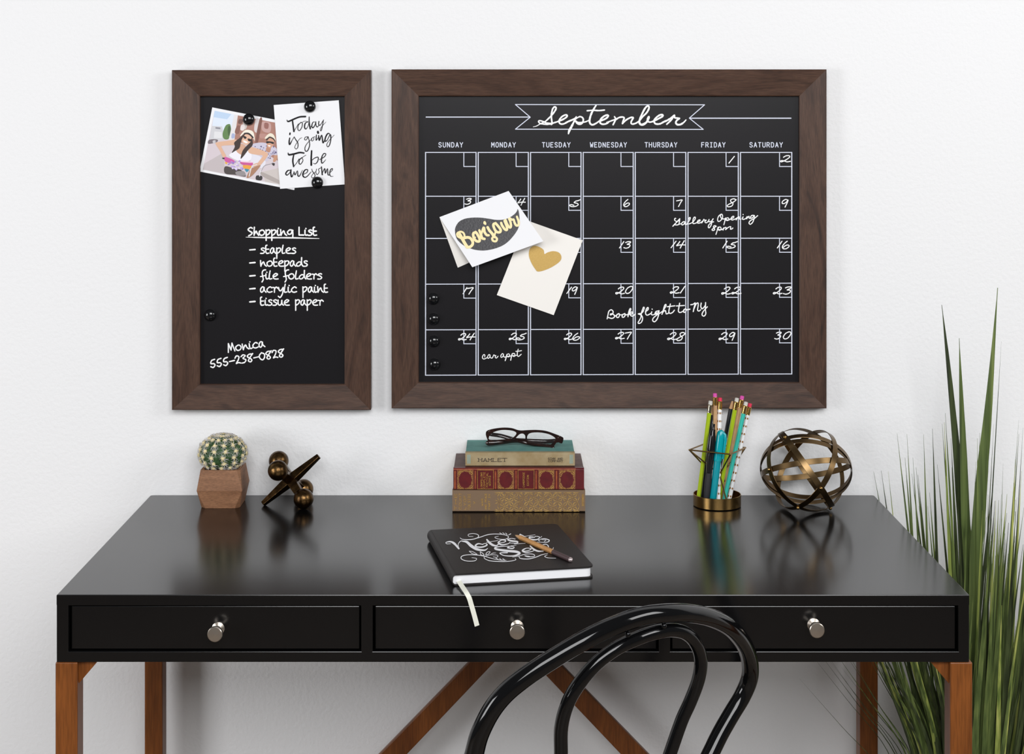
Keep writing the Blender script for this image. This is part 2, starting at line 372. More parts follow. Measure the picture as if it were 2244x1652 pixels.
# ------------------------------------------------------------------ framed boards
def framed(name, label, outer_px, inner_px):
    yf, yi, yb = -0.0225, -0.0165, -0.0095
    X0, Zt = P(outer_px[0], outer_px[1], yf).x, P(outer_px[0], outer_px[1], yf).z
    X1, Zb = P(outer_px[2], outer_px[3], yf).x, P(outer_px[2], outer_px[3], yf).z
    x0, zt = P(inner_px[0], inner_px[1], yi).x, P(inner_px[0], inner_px[1], yi).z
    x1, zb = P(inner_px[2], inner_px[3], yi).x, P(inner_px[2], inner_px[3], yi).z
    root = thing(name, label, 'chalkboard', ((X0+X1)/2, -0.003, Zb))
    O = [(X0, Zb), (X1, Zb), (X1, Zt), (X0, Zt)]; I = [(x0, zb), (x1, zb), (x1, zt), (x0, zt)]
    fl = 0.0022
    def ins(a, b_, t): return (a[0]+(b_[0]-a[0])*t, a[1]+(b_[1]-a[1])*t)
    for i in range(4):
        j = (i+1) % 4; b = MB(); e = []
        for k in (i, j):
            o, q = O[k], I[k]; o2 = ins(o, q, 0.035); q2 = ins(o, q, 0.965)
            e.append([(o[0], -0.002, o[1]), (o[0], yf+0.0012, o[1]), (o2[0], yf, o2[1]), (q2[0], yi, q2[1]), (q[0], yi+0.001, q[1]), (q[0], -0.006, q[1]), (q[0], -0.002, q[1])])
        n = len(e[0]); b.add(e[0]+e[1], [(m, (m+1) % n, n+(m+1) % n, n+m) for m in range(n)]+[list(range(n)), list(range(2*n-1, n-1, -1))])
        b.build('frame_rail', M['walnut_h'] if i in (0, 2) else M['walnut_v'], root)
    b = MB(); b.box(x0-0.004, x1+0.004, yb, -0.004, zb-0.004, zt+0.004); b.build('board', M['board'], root)
    return root, yb
YB = -0.0095
def onb(px, py, lift=0.0):
    q = P(px, py, YB); q.y -= lift; return q
small, _ = framed('framed_chalkboard', 'small upright framed chalkboard with a chalked shopping list, left on the wall', (376.5, 153.5, 812.5, 898.5), (438, 211, 755, 842))
cal, _ = framed('framed_calendar_board', 'wide walnut framed calendar chalkboard headed with a month name, right on the wall', (858, 152, 1811.5, 895), (917.5, 210.5, 1752, 838))
# ---- print-like hand, units of x-height, y down, baseline at 1
HAND = {
 's': (.85, "0.7,.1 .5,0 .2,.12 .25,.35 .6,.55 .7,.8 .45,1 .05,1"), 't': (.8, ".3,-.5 .1,-.4 .08,.2 .1,.7 .25,1 .65,.95;.2,.25 .6,.22"),
 'a': (1.05, ".7,.12 .4,0 .1,.4 .1,.8 .3,1 .55,.7 .66,.1 .7,.6 1,1"), 'p': (.95, ".1,0 .12,1 .12,1.95;.12,.22 .5,0 .8,.2 .6,.7 .2,1"),
 'l': (.65, ".25,-.5 .12,.3 .1,.8 .2,1 .55,.93"), 'e': (1.05, ".15,.6 .6,.42 .85,.12 .5,0 .12,.4 .2,.85 .5,1 .95,.98"),
 'n': (1.15, ".1,-.05 .12,.5 .17,1;.17,.9 .45,.35 .65,.22 .8,.7 1.1,1"), 'o': (1.1, ".5,.02 .1,.3 .1,.75 .4,1 .8,.85 .95,.45 .75,.08 .45,.04"),
 'd': (1.2, ".95,-.6 .93,.3 1,.7 1.2,1;.9,.3 .5,.2 .1,.6 .2,.95 .6,.9 .92,.4"), 'f': (.85, ".9,-.7 .55,-.62 .32,-.2 .4,.5 .5,1.1 .28,1.55;.05,.55 .75,.38"),
 'i': (.55, ".1,.05 .1,.7 .25,1 .5,.9;.24,-.27 .27,-.24"), 'r': (.9, ".02,.1 .32,.2 .3,.6 .3,1;.33,.35 .6,.03 .88,.28"),
 'c': (1.05, ".9,.18 .6,0 .15,.4 .15,.8 .5,1 .95,.88"), 'y': (.95, ".1,.1 .18,.55 .45,.72 .8,.2;.85,.1 .8,1 .6,1.6 .35,1.95 .05,1.75"),
 'u': (1.1, ".1,.05 .1,.7 .35,1 .65,.75 .75,.1 .78,.7 1.05,1"), 'h': (.95, ".2,-.5 .15,.3 .15,1;.2,.75 .5,.25 .65,.6 .92,1"),
 'g': (1.15, "1,.1 .5,0 .1,.4 .3,.8 .7,.7 .92,.15 1,.7 .98,1.3"), 'S': (.95, ".8,-.3 .5,-.45 .1,-.1 .3,.2 .75,.5 .6,.85 .2,1.1"),
 'L': (1.05, "|.15,-.5 .15,.95 .95,.95"), 'M': (1.35, "|.1,1.1 .3,-.5 .6,.75 .9,-.5 1.2,1"),
 '5': (1.1, ".95,-.4 .4,-.25 .2,.25 .7,.35 .85,.65 .5,1 .12,.8"), '2': (1.05, ".1,-.05 .4,-.4 .8,-.2 .6,.35 .2,.9;.2,.92 .6,.82 .95,.95"),
 '3': (1.05, ".1,-.15 .5,-.42 .85,-.2 .4,.18 .85,.5 .6,.92 .1,1"), '8': (1.1, ".9,-.35 .45,-.35 .12,0 .6,.4 .8,.75 .5,1 .2,.75 .5,.3 1.1,-.4"),
 '0': (1.1, ".5,-.3 .1,.1 .1,.6 .5,.97 .9,.6 .95,0 .5,-.32"), '-': (1.0, ".08,.4 .95,.33"), ' ': (.9, "")}
def hand(ink, text, x0, x1, y0, y1, xh, wd):
    W = sum(HAND[c][0] for c in text); kx = (x1-x0)/(W-0.1); x = 0; sl = (y1-y0)/(x1-x0)
    for c in text:
        adv, g = HAND[c]
        for st in [q for q in g.split(';') if q]:
            stt = st.startswith('|')
            p = [(x0+(x+a)*kx-(v-1)*xh*sl, y0+(v-1)*xh+(x+a)*kx*sl) for a, v in pts(st.lstrip('|'))]
            ink.stroke(p, wd, straight=stt, n=5)
        x += adv
b = MB(); I = Ink(b, onb, mi=0, jitter=0.13)
hand(I, 'Shopping', 542.5, 642.5, 515.5, 515.5, 11.8, 3.1); hand(I, 'List', 653.5, 694.5, 515.5, 515.5, 11.8, 3.1)
I.stroke([(539, 519.6), (580, 520.5), (640, 521), (699.5, 522.6)], [1, 3, 3.2, 3, 1.2])
for wd, x0, x1, yb_ in (('staples', 570.5, 648.5, 555), ('notepads', 569.7, 674, 583.2), ('file', 570.5, 609.5, 611.2), ('folders', 621, 705.5, 611.2), ('acrylic', 570, 650, 640.3), ('paint', 662.5, 718.5, 640.3), ('tissue', 570, 634, 668.6), ('paper', 646.5, 707.5, 668.6)):
    hand(I, wd, x0, x1, yb_, yb_, 11.8, 2.8)
for yy in (547, 575.5, 604, 632.3, 660.8): I.stroke([(547.5, yy+.6), (559, yy-.4)], 3.2)
b.build('shopping_list_writing', M['chalk'], small)
b = MB(); I = Ink(b, onb, mi=0, jitter=0.13)
hand(I, 'Monica', 499, 580, 771, 759.5, 11.8, 2.8); hand(I, '555-238-0828', 461, 623, 806, 781.5, 12.2, 2.8)
b.build('phone_number_writing', M['chalk'], small)
# ---- calendar print
b = MB(); I = Ink(b, onb)
ln = lambda a, w_=1.9: I.stroke(a, w_, straight=True, ends=False)
ln([(933, 256.5), (1162, 256.5)], 2.2); ln([(1510, 259), (1734, 259)], 2.4)
I.stroke([(1162, 256.8), (1129.5, 229), (1544, 229.6), (1510.5, 258.8), (1541, 283.5), (1129.5, 283), (1162, 256.8)], 1.9, straight=True)
b.build('month_banner', M['print'], cal)
cols = [(932.6, 1043.2), (1048, 1157.8), (1162.6, 1273.2), (1278, 1387.6), (1392, 1502.8), (1507.6, 1617.8), (1622.6, 1735)]
rowL = [334, 430, 522.3, 622.6, 722.6, 822]; rowR = [334, 430, 521.8, 620.4, 720.3, 819.2]
def ry(i, x): return rowL[i]+(rowR[i]-rowL[i])*(x-932)/(1735-932)
b = MB(); I = Ink(b, onb, lift=0.0002)
for a, c in cols:
    ln([(a, ry(0, a)-1), (a, ry(5, a)+1)], 2.2); ln([(c, ry(0, c)-1), (c, ry(5, c)+1)], 2.2)
    for i in range(6): ln([(a, ry(i, a)), (c, ry(i, c))], 1.9)
    for i in range(5):
        ln([(c-26.8, ry(i, c)), (c-26.8, ry(i, c)+30.8)], 1.8); ln([(c-27.6, ry(i, c)+30.8), (c, ry(i, c)+30.8)], 1.8)
b.build('calendar_grid', M['print'], cal)
# ---- capitals, unit box .6 x 1, y up
CAPS = {'A': "|0,0 .3,1 .6,0;|.1,.33 .5,.33", 'B': "|0,0 0,1 .35,1 .52,.88 .52,.64 .35,.53 0,.53;|.35,.53 .58,.4 .58,.14 .4,0 0,0", 'C': "|.58,.8 .42,1 .18,1 .02,.8 .02,.2 .18,0 .42,0 .58,.2",
 'D': "|0,0 0,1 .35,1 .56,.75 .56,.25 .35,0 0,0", 'E': "|.55,1 0,1 0,0 .55,0;|0,.52 .42,.52", 'F': "|.55,1 0,1 0,0;|0,.52 .45,.52", 'G': "|.58,.8 .42,1 .18,1 .02,.8 .02,.2 .18,0 .42,0 .58,.15 .58,.45 .35,.45",
 'H': "|0,0 0,1;|.58,0 .58,1;|0,.52 .58,.52", 'I': "|.3,0 .3,1;|.1,0 .5,0;|.1,1 .5,1", 'K': "|0,0 0,1;|.55,1 0,.4;|.2,.58 .58,0", 'L': "|0,1 0,0 .5,0", 'M': "|0,0 .02,1 .3,.4 .58,1 .6,0", 'N': "|0,0 0,1 .56,0 .56,1",
 'O': "|.18,0 .02,.2 .02,.8 .18,1 .42,1 .58,.8 .58,.2 .42,0 .18,0", 'P': "|0,0 0,1 .4,1 .56,.85 .56,.6 .4,.45 0,.45", 'R': "|0,0 0,1 .4,1 .55,.85 .55,.62 .4,.48 0,.48;|.3,.48 .58,0", 'S': "|.55,.82 .42,1 .15,1 .02,.84 .05,.62 .5,.42 .58,.2 .42,0 .15,0 .01,.18",
 'T': "|0,1 .6,1;|.3,1 .3,0", 'U': "|.02,1 .02,.2 .18,0 .42,0 .58,.2 .58,1", 'V': "|0,1 .3,0 .6,1", 'W': "|0,1 .12,0 .3,.62 .48,0 .6,1", 'Y': "|0,1 .3,.5 .6,1;|.3,.5 .3,0", ' ': "", '.': "|.25,0 .3,.03", 'X': "|0,0 .6,1;|0,1 .6,0"}
def caps(ink, text, x0, y0, x1, h, wd, fill=0.62, up=None, serif=False):
    """text from (x0,y0) to x1 along x (or upwards when up = end y): y0 is the baseline"""
    n = len(text); L = (x1-x0) if up is None else (y0-up); pit = L/(n-1+fill); cw = pit*fill/0.6
    for i, c in enumerate(text):
        for st in [q for q in CAPS[c].split(';') if q]:
            q = pts(st.lstrip('|')); p = []
            for a, v in q:
                u = i*pit+a*cw; p.append((x0+u, y0-v*h) if up is None else (x0-v*h, y0-u))
            ink.stroke(p, wd, straight=True)
            if serif:
                for a, v in (q[0], q[-1]):
                    if v in (0, 1) and c not in 'COGS':
                        u = i*pit+a*cw; e = 0.16*cw
                        t = [(x0+u-e, y0-v*h), (x0+u+e, y0-v*h)] if up is None else [(x0-v*h, y0-u+e), (x0-v*h, y0-u-e)]
                        ink.stroke(t, wd*0.7, straight=True)
for t, x0, x1 in (('SUNDAY', 961.6, 1014), ('MONDAY', 1077.2, 1129.6), ('TUESDAY', 1188.4, 1249.4), ('WEDNESDAY', 1293.6, 1373), ('THURSDAY', 1413.4, 1483.4), ('FRIDAY', 1537.4, 1589), ('SATURDAY', 1643, 1714.6)):
    b = MB(); I = Ink(b, onb); caps(I, t, x0, 322.3, x1, 10.0, 1.75); b.build('weekday_heading', M['print'], cal)
# ---- cursive writing
b = MB(); I = Ink(b, onb, 1160, 215, 12.467, jitter=0.12)
for st, wd in (("105,785 200,760 320,690 430,640 520,560 590,490 650,420 710,330 730,265 690,240 640,290 610,400 600,500 610,600 620,690 602,718", [14, 40, 45, 45, 45]), ("602,705 480,715 370,705 290,690 252,640 285,615 380,640 470,680 600,690 700,665 790,635", 40),
               ("790,635 900,590 1000,530 1035,480 990,458 900,500 830,580 812,650 850,702 940,702 1060,640 1180,590 1262,545", 46), ("1280,510 1230,620 1150,780 1090,890 1068,970", [36, 44, 60, 62, 40]), ("1240,590 1330,525 1400,507 1465,550 1470,630 1430,690 1370,712 1310,690 1260,620 1340,665 1500,655 1600,620 1645,600", [34, 40, 48, 44, 34, 34]),
               ("1820,200 1740,330 1680,460 1645,600 1660,690 1720,728 1800,700 1900,635", [44, 54, 52, 46, 44]), ("1580,345 1750,332 1900,340 2050,325", 40), ("1900,635 2000,600 2100,550 2155,490 2120,462 2030,500 1950,580 1930,660 1980,708 2080,705 2160,660", 48)):
    I.stroke(st, wd)
I.ox, I.oy, I.k = 1330, 215, 9.757
for st, wd in (("0,520 80,490 180,455", 30), ("160,395 185,440 170,490 132,568", [26, 36, 36, 34]), ("175,470 260,415 340,405 368,430 345,490 332,545", 34), ("338,535 420,460 510,415 560,418 535,470 515,520 540,555 620,535 690,490", 34),
               ("690,490 760,400 850,310 900,210 878,165 820,210 760,320 712,430 692,510 720,562 780,560 850,510 888,440 898,398 868,440 880,500 930,512 1000,492", [34, 38, 36, 38, 46, 46, 40, 34, 34]),
               ("1000,490 1100,440 1185,392 1190,358 1130,362 1050,420 1007,490 1040,548 1130,550 1220,505 1300,470 1390,410 1440,368", 38), ("1280,558 1380,460 1440,368 1452,420 1550,432 1500,470 1472,520 1500,563 1570,563 1640,520 1690,465", [34, 34, 34, 36, 40, 40, 24])):
    I.stroke(st, wd)
b.build('month_name_writing', M['chalk'], cal)
b = MB(); I = Ink(b, onb, 1465, 455, 10.686, jitter=0.12)
for st in ("100,435 160,370 200,330 258,265 250,300 180,320 142,285 152,250 170,252", "262,258 255,330 235,390 190,405 130,395", "235,395 295,372", "370,325 330,340 300,385 330,403 370,370 383,335 386,385 420,392 450,350", "430,390 480,310 510,240 485,235 455,300 452,370 490,377 570,340", "570,340 620,270 625,225 595,230 572,290 572,365 610,370 680,340",
           "680,340 730,310 735,285 692,300 672,345 700,364 760,345 800,310", "776,357 803,319 825,274 843,292 884,292 852,319 861,346 884,353 920,328 938,305 949,278", "949,276 938,305 947,328 974,326 1010,310 1044,262", "1044,260 1019,305 1006,377 983,436 952,470 931,454 940,409 974,368 1010,341 1055,330",
           "1230,155 1180,190 1150,260 1160,318 1210,308 1260,240 1260,172 1230,152 1215,200 1240,250 1290,265 1330,255", "1335,240 1312,330 1295,400", "1325,275 1370,240 1408,248 1408,285 1370,300 1332,275 1400,290 1460,262", "1460,260 1520,235 1525,202 1490,212 1462,260 1490,288 1560,265 1600,240", "1582,285 1620,228 1652,215 1655,262 1692,268", "1745,215 1727,258 1750,274 1800,258 1842,220", "1745,158 1748,164", "1838,208 1832,262", "1835,245 1882,202 1885,245 1918,250",
           "2000,180 1950,182 1917,225 1940,248 1990,210 2010,182 2000,260 1970,340 1915,388 1882,355 1920,300 2010,250 2085,187", "1115,435 1080,420 1050,445 1070,485 1080,515 1045,534 1017,515 1060,475 1115,437", "1160,455 1137,540 1110,625", "1145,500 1190,452 1225,467 1225,510 1190,528 1160,510 1230,515 1290,490", "1292,470 1277,525", "1280,500 1330,462 1350,477 1335,515 1390,467 1450,442 1455,470 1450,503 1490,493 1505,475"):
    I.stroke(st, 23)
b.build('note_writing', M['chalk'], cal)
b = MB(); I = Ink(b, onb, 1320, 650, 9.35, jitter=0.12)
for st in ("98,453 112,385 128,315 145,287 180,268 216,293 218,331 194,364 164,374 169,353 210,353 237,374 254,402 226,434 188,445 150,434 109,423", "250,405 270,392 300,372", "340,345 297,370 292,420 330,423 350,380 340,347 360,370 420,370", "460,345 412,370 407,415 440,418 465,380 455,347 480,370 530,365", "525,410 532,350 555,270 575,242 583,262 560,320 532,370", "540,370 590,317 623,320 608,350 572,362 590,393 630,393 675,355",
           "735,352 760,345 800,340 840,290 858,230 843,217 820,270 800,340 790,420 760,480 732,530 752,548 800,520 824,450 808,390 770,365 735,352", "880,310 930,270 940,227 920,227 892,280 887,350 920,378 990,345", "1012,310 1002,350 1022,373 1080,358 1110,330", "1018,253 1022,257", "1150,290 1100,305 1077,350 1110,358 1150,310 1160,290 1150,380 1120,460 1070,513 1032,490 1042,440 1110,380 1190,330 1240,290", "1220,360 1250,280 1298,200 1303,162 1280,172 1257,240 1237,330", "1242,310 1288,282 1300,320 1312,353 1370,330",
           "1393,150 1375,230 1362,310 1390,343 1440,320 1475,277", "1332,205 1485,186", "1583,132 1567,220 1557,290 1582,323 1630,310 1672,280", "1517,190 1680,180", "1708,247 1672,267 1667,313 1695,318 1720,277 1705,244 1732,265 1795,255", "1810,165 1860,155 1903,127 1885,200 1862,305", "1872,260 1920,152 1958,128 1963,180 1950,270 1977,293 2012,270", "2025,130 2017,200 2040,248 2080,220 2115,165", "2115,120 2110,250 2118,350 2080,398 2042,370 2062,310 2110,250 2150,207"):
    I.stroke(st, 22)
b.build('note_writing', M['chalk'], cal)
b = MB(); I = Ink(b, onb, 1045, 755, 20.4, jitter=0.12)
for st in ("350,550 358,480 320,442 272,490 247,570 282,633 340,637 460,582", "580,462 545,442 492,510 472,580 520,612 578,550 590,462 592,550 640,598 690,588 730,520", "690,598 735,510 765,452 790,490 850,490 822,550 850,598 900,578 950,517", "1180,422 1140,402 1082,470 1072,548 1120,568 1178,500 1190,432 1192,510 1232,558 1290,548"):
    I.stroke(st, 38)
for st in ("1340,432 1312,560 1267,715", "1570,412 1540,560 1510,696"): I.stroke(st, [34, 46, 46])
for st in ("1322,500 1370,432 1428,412 1458,450 1438,530 1400,548 1342,510 1438,530 1520,500", "1560,470 1602,402 1658,392 1698,430 1688,510 1650,528 1582,490 1700,498 1790,466", "1848,205 1820,310 1807,430 1832,518 1880,518 1940,470 1985,427", "1742,300 1860,293 1998,267"):
    I.stroke(st, 38)
b.build('note_writing', M['chalk'], cal)
DIG = {'1': "1,0 .5,.5 0,1", '2': ".3,.25 .55,.03 .85,0 .92,.2 .65,.55 .3,.85 .08,.97 0,.86 .12,.76 .38,.82 .65,.96 1,.88", '3': ".25,.15 .55,.02 .9,.03 .85,.2 .45,.42 .76,.46 .85,.62 .65,.88 .3,1 0,.92", '4': ".38,.1 .2,.4 0,.66 .45,.56 1,.56;.92,0 .65,.5 .42,1",
       '5': "1,0 .78,.14 .58,.2;.6,.18 .42,.42 .7,.52 .8,.72 .6,.93 .25,1 0,.84 .14,.7 .4,.8", '6': ".7,0 .3,.3 .02,.7 .15,.97 .55,.97 .95,.68 .85,.5 .5,.55 .15,.8", '7': "0,.15 .45,.08 1,.02 .7,.45 .35,1", '8': ".95,.1 .7,0 .4,.15 .45,.4 .65,.6 .5,.9 .15,1 .02,.85 .25,.65 .7,.4 1,.12",
       '9': ".95,.12 .6,0 .15,.25 .1,.5 .4,.52 .75,.3 .95,.08 .78,.5 .5,1", '0': ".75,0 .3,.25 .02,.72 .2,.98 .6,.85 .98,.3 .9,.03 .65,.03"}
A4 = (1320, 130, 4.131); A3 = (840, 130, 4.13); A6 = (1320, 500, 3.933); A5 = (840, 500, 3.934)
DATES = [(A4, '1', 1145, 1195, 878, 940), (A4, '2', 1612, 1703, 872, 930), (A4, '6', 192, 248, 1268, 1333), (A4, '7', 672, 722, 1272, 1332), (A4, '8', 1128, 1212, 1262, 1335), (A4, '9', 1622, 1684, 1268, 1338),
         (A3, '3', 738, 800, 1258, 1312), (A3, '4', 1218, 1285, 1258, 1320), (A3, '5', 1686, 1783, 1270, 1333),
         (A6, '1', 148, 185, 115, 170, '3', 185, 248, 115, 172), (A6, '1', 592, 635, 112, 168, '4', 640, 712, 108, 172), (A6, '1', 1038, 1075, 112, 170, '5', 1072, 1163, 115, 172), (A6, '1', 1508, 1548, 112, 170, '6', 1550, 1612, 112, 178),
         (A6, '2', 115, 190, 508, 568, '0', 198, 262, 500, 563), (A6, '2', 585, 662, 505, 562, '1', 672, 712, 500, 558), (A6, '2', 1028, 1105, 508, 570, '2', 1115, 1195, 508, 568), (A6, '2', 1473, 1548, 508, 568, '3', 1560, 1632, 505, 568),
         (A6, '2', 113, 188, 898, 955, '7', 196, 250, 895, 955), (A6, '2', 562, 640, 900, 962, '8', 640, 715, 898, 968), (A6, '2', 1005, 1080, 900, 962, '9', 1092, 1145, 898, 965), (A6, '3', 1485, 1545, 895, 955, '0', 1558, 1625, 892, 955),
         (A5, '1', 688, 720, 512, 565, '7', 718, 775, 512, 568), (A5, '1', 1582, 1622, 508, 562, '9', 1625, 1675, 505, 570), (A5, '2', 648, 715, 908, 965, '4', 718, 790, 905, 962), (A5, '2', 1085, 1152, 905, 962, '5', 1145, 1232, 905, 962), (A5, '2', 1560, 1628, 905, 962, '6', 1632, 1695, 905, 965)]
for D in DATES:
    a = D[0]; b = MB(); I = Ink(b, onb, a[0], a[1], a[2], jitter=0.1)
    for k in range(1, len(D), 5):
        c, x0, x1, y0, y1 = D[k:k+5]
        for st in DIG[c].split(';'): I.stroke([(x0+u*(x1-x0), y0+v*(y1-y0)) for u, v in pts(st)], 8.6)
    b.build('date_number', M['chalk'], cal)
# ------------------------------------------------------------------ papers on the small board
def sheet(corners, mapf, th=0.0004): 
    b = MB(); q = [mapf(*c) for c in corners]; n = (q[1]-q[0]).cross(q[2]-q[0]).normalized()
    if n.y > 0: n = -n
    b.prism([p-n*0.0 for p in q], n*th); return b
def rgb(*c): return lin(c)
def lift_y(dy):
    return lambda px, py, lift=0.0: onb(px, py, dy+lift)
f1 = lift_y(0.0006); k = 8.26; z = lambda x, y: (430+x/k, 225+y/k)
ph = thing('photo_print', 'white bordered photo print of a laughing couple in straw hats riding a bicycle', 'photo', tuple(onb(540, 330)))
b = sheet([z(292, 85), z(2000, 420), z(1775, 1580), z(62, 1245)], lift_y(0.0002)); b.build('photo_paper', M['paper'], ph)
m, nt, bs = nmat('photo_ink'); at = nt.nodes.new('ShaderNodeAttribute'); at.attribute_name = 'print'; nt.links.new(at.outputs['Color'], bs.inputs['Base Color']); bs.inputs['Roughness'].default_value = 0.4
M['photo'] = m
b = MB(); I = Ink(b, lift_y(0.0007), 430, 225, k, lift=0.00005); I.step = 0.0000045; I.mod = 1000
def F(st, c, sm=True): I.fill(st, sm, 4, rgb(*c))
F("335,145 1955,463 1740,1527 120,1210", (214, 202, 208), False)
F("335,145 720,221 650,420 600,640 250,640", (222, 232, 246), False); F("335,145 640,206 560,300 312,262", (190, 212, 238), False)
F("150,1100 500,900 520,1290 120,1210", (196, 186, 188), False); F("1200,1250 1500,1180 1700,1300 1740,1527 1250,1430", (205, 196, 192), False); F("1180,1250 1500,1400 1600,1480 1420,1440 1200,1330", (176, 166, 162))
F("290,420 470,430 520,670 245,690 262,520", (208, 208, 212), False); F("350,440 440,450 440,480 350,470", (140, 140, 150), False); F("330,520 460,530 470,640 320,640", (226, 226, 228), False)
F("225,680 300,660 390,670 370,715 225,745", (120, 110, 115)); F("300,690 350,680 345,735 310,735", (200, 196, 200))
F("560,395 620,400 628,560 580,660 500,650 480,560 520,440", (98, 132, 78)); F("590,420 625,450 620,560 590,600 570,500", (70, 98, 58))
F("690,215 760,231 690,690 590,670", (228, 225, 226), False)
F("755,230 1820,437 1560,1100 1000,760 690,700", (172, 124, 110), False)
for st, c in (("880,262 945,272 905,470 838,450", (205, 196, 190)), ("1080,300 1145,308 1120,530 1050,500", (218, 208, 208)), ("780,300 850,310 820,380 760,370", (120, 84, 76)), ("820,400 880,410 860,500 800,490", (232, 222, 220)), ("740,420 800,430 770,560 700,540", (140, 96, 86)), ("1200,345 1345,375 1335,540 1195,500", (196, 158, 152)), ("1240,365 1310,380 1300,470 1235,455", (150, 100, 92)), ("1145,306 1195,318 1115,730 1068,720", (128, 84, 74)), ("1160,560 1300,580 1280,640 1160,640", (186, 140, 130)), ("650,560 700,570 690,640 640,640", (170, 180, 214))):
    F(st, c)
F("1000,930 1200,990 1260,1090 1180,1180 1000,1100", (228, 226, 236)); F("1430,930 1480,960 1440,1060 1390,1060", (198, 148, 120))
F("1000,765 1150,722 1280,735 1400,790 1462,840 1470,945 1370,950 1290,1060 1200,1010 1090,900", (206, 200, 218))
random.seed(3)
for i in range(70):
    x = random.uniform(1060, 1450); y = random.uniform(780, 1030)
    if abs(x-1320) < 45 and y < 900: continue
    if y < 735+abs(x-1270)*0.25 or y > 900+(x-1090)*0.45 or (x > 1360 and y > 940): continue
    F([(x-11, y-7), (x+9, y-8), (x+11, y+7), (x-9, y+8)], (96, 88, 128), False)
F("1285,790 1350,815 1330,900 1265,870", (190, 138, 114)); F("1270,660 1340,625 1410,660 1402,760 1340,825 1288,790", (210, 158, 132)); F("1268,650 1330,612 1412,650 1424,705 1392,665 1330,640 1280,690", (62, 46, 40))
F("1240,645 1290,580 1350,552 1410,590 1440,690 1400,640 1330,612 1275,650", (238, 228, 208)); F("1275,697 1400,712 1395,748 1335,728 1280,737", (30, 28, 32)); F("1298,768 1350,775 1325,798", (246, 242, 238))
F("730,668 560,690 370,718 358,755 430,870 490,990 545,970 472,830 470,782 640,768 710,760", (224, 180, 152)); F("690,850 740,830 850,935 930,860 1000,915 985,1040 800,1062 600,965 650,900", (240, 238, 246)); F("780,740 900,790 860,935 790,930 725,860", (212, 166, 140))
F("950,800 1100,828 1260,888 1302,940 1240,1040 1160,1132 1105,1110 1180,1005 1200,955 1080,940 955,905", (224, 180, 152)); F("1030,1120 1110,1090 1160,1120 1120,1180 1050,1160", (218, 176, 150))
F("845,600 920,570 1005,625 995,700 935,762 860,745 822,680", (228, 184, 158)); F("850,580 900,552 850,625 812,705 785,820 695,880 645,905 700,800 690,720 785,640", (58, 44, 40)); F("1005,630 1025,760 940,860 865,960 805,1015 830,900 868,830 945,750 990,700", (62, 46, 42))
F("800,590 880,500 970,495 1040,540 1062,690 1030,640 960,572 870,560 812,605", (242, 234, 218)); F("878,545 960,548 1038,622 1022,642 950,575 866,568", (40, 35, 38)); F("858,600 912,622 898,655 862,640", (34, 30, 32)); F("935,648 1002,665 985,702 943,688", (34, 30, 32)); F("858,680 932,712 908,733 864,712", (252, 250, 248))
F("520,980 690,1045 664,1100 528,1062", (206, 92, 162)); F("800,1062 1012,1078 1000,1138 838,1122", (202, 88, 152)); F("800,1050 1012,1070 1010,1088 802,1072", (240, 205, 222)); F("852,1130 996,1142 962,1205 872,1192", (236, 164, 66)); F("880,1195 958,1208 922,1255 898,1240", (62, 142, 172)); F("525,1070 562,1082 556,1112 530,1102", (236, 176, 70))
F("528,1150 700,1195 810,1215 900,1335 700,1305 524,1280", (78, 70, 68)); F("720,1250 860,1240 890,1320 740,1310", (150, 144, 146))
for i in range(26):
    x = random.uniform(580, 850); y = random.uniform(1050, 1210); r = random.uniform(14, 30)
    F([(x-r, y), (x, y-r*.6), (x+r*.7, y), (x, y+r*.8)], random.choice([(190, 165, 224), (172, 142, 212), (226, 214, 246), (150, 118, 196)]))
F("1010,1185 1165,1130 1100,1225 1000,1330 915,1362 950,1262", (172, 128, 102)); F("1095,1318 1192,1330 1182,1402 1085,1390", (54, 50, 52)); F("1370,1092 1422,1098 1412,1142 1380,1122", (50, 44, 46)); F("475,995 515,1000 510,1020 480,1015", (40, 36, 38))
I.col = rgb(232, 232, 236); I.stroke("960,1330 1010,1160 1100,1120", 14); I.stroke("1200,1180 1160,1260 1150,1330", 14); I.col = rgb(150, 146, 150); I.stroke("1180,1230 1240,1140 1380,1100", 8)
b.build('printed_picture', M['photo'], ph)
q8 = lambda x, y: (595+x/8.058, 215+y/8.058)
qc = thing('quote_card', 'white card lettered in black brush script, overlapping the photo print', 'card', tuple(onb(678, 315)))
f2 = lift_y(0.0026)
b = sheet([q8(42, 122), q8(1190, 38), q8(1300, 1522), q8(155, 1600)], lift_y(0.0021)); b.build('card_sheet', M['paper'], qc)
b = MB(); I = Ink(b, f2, 595, 215, 8.058, lift=0.0002)
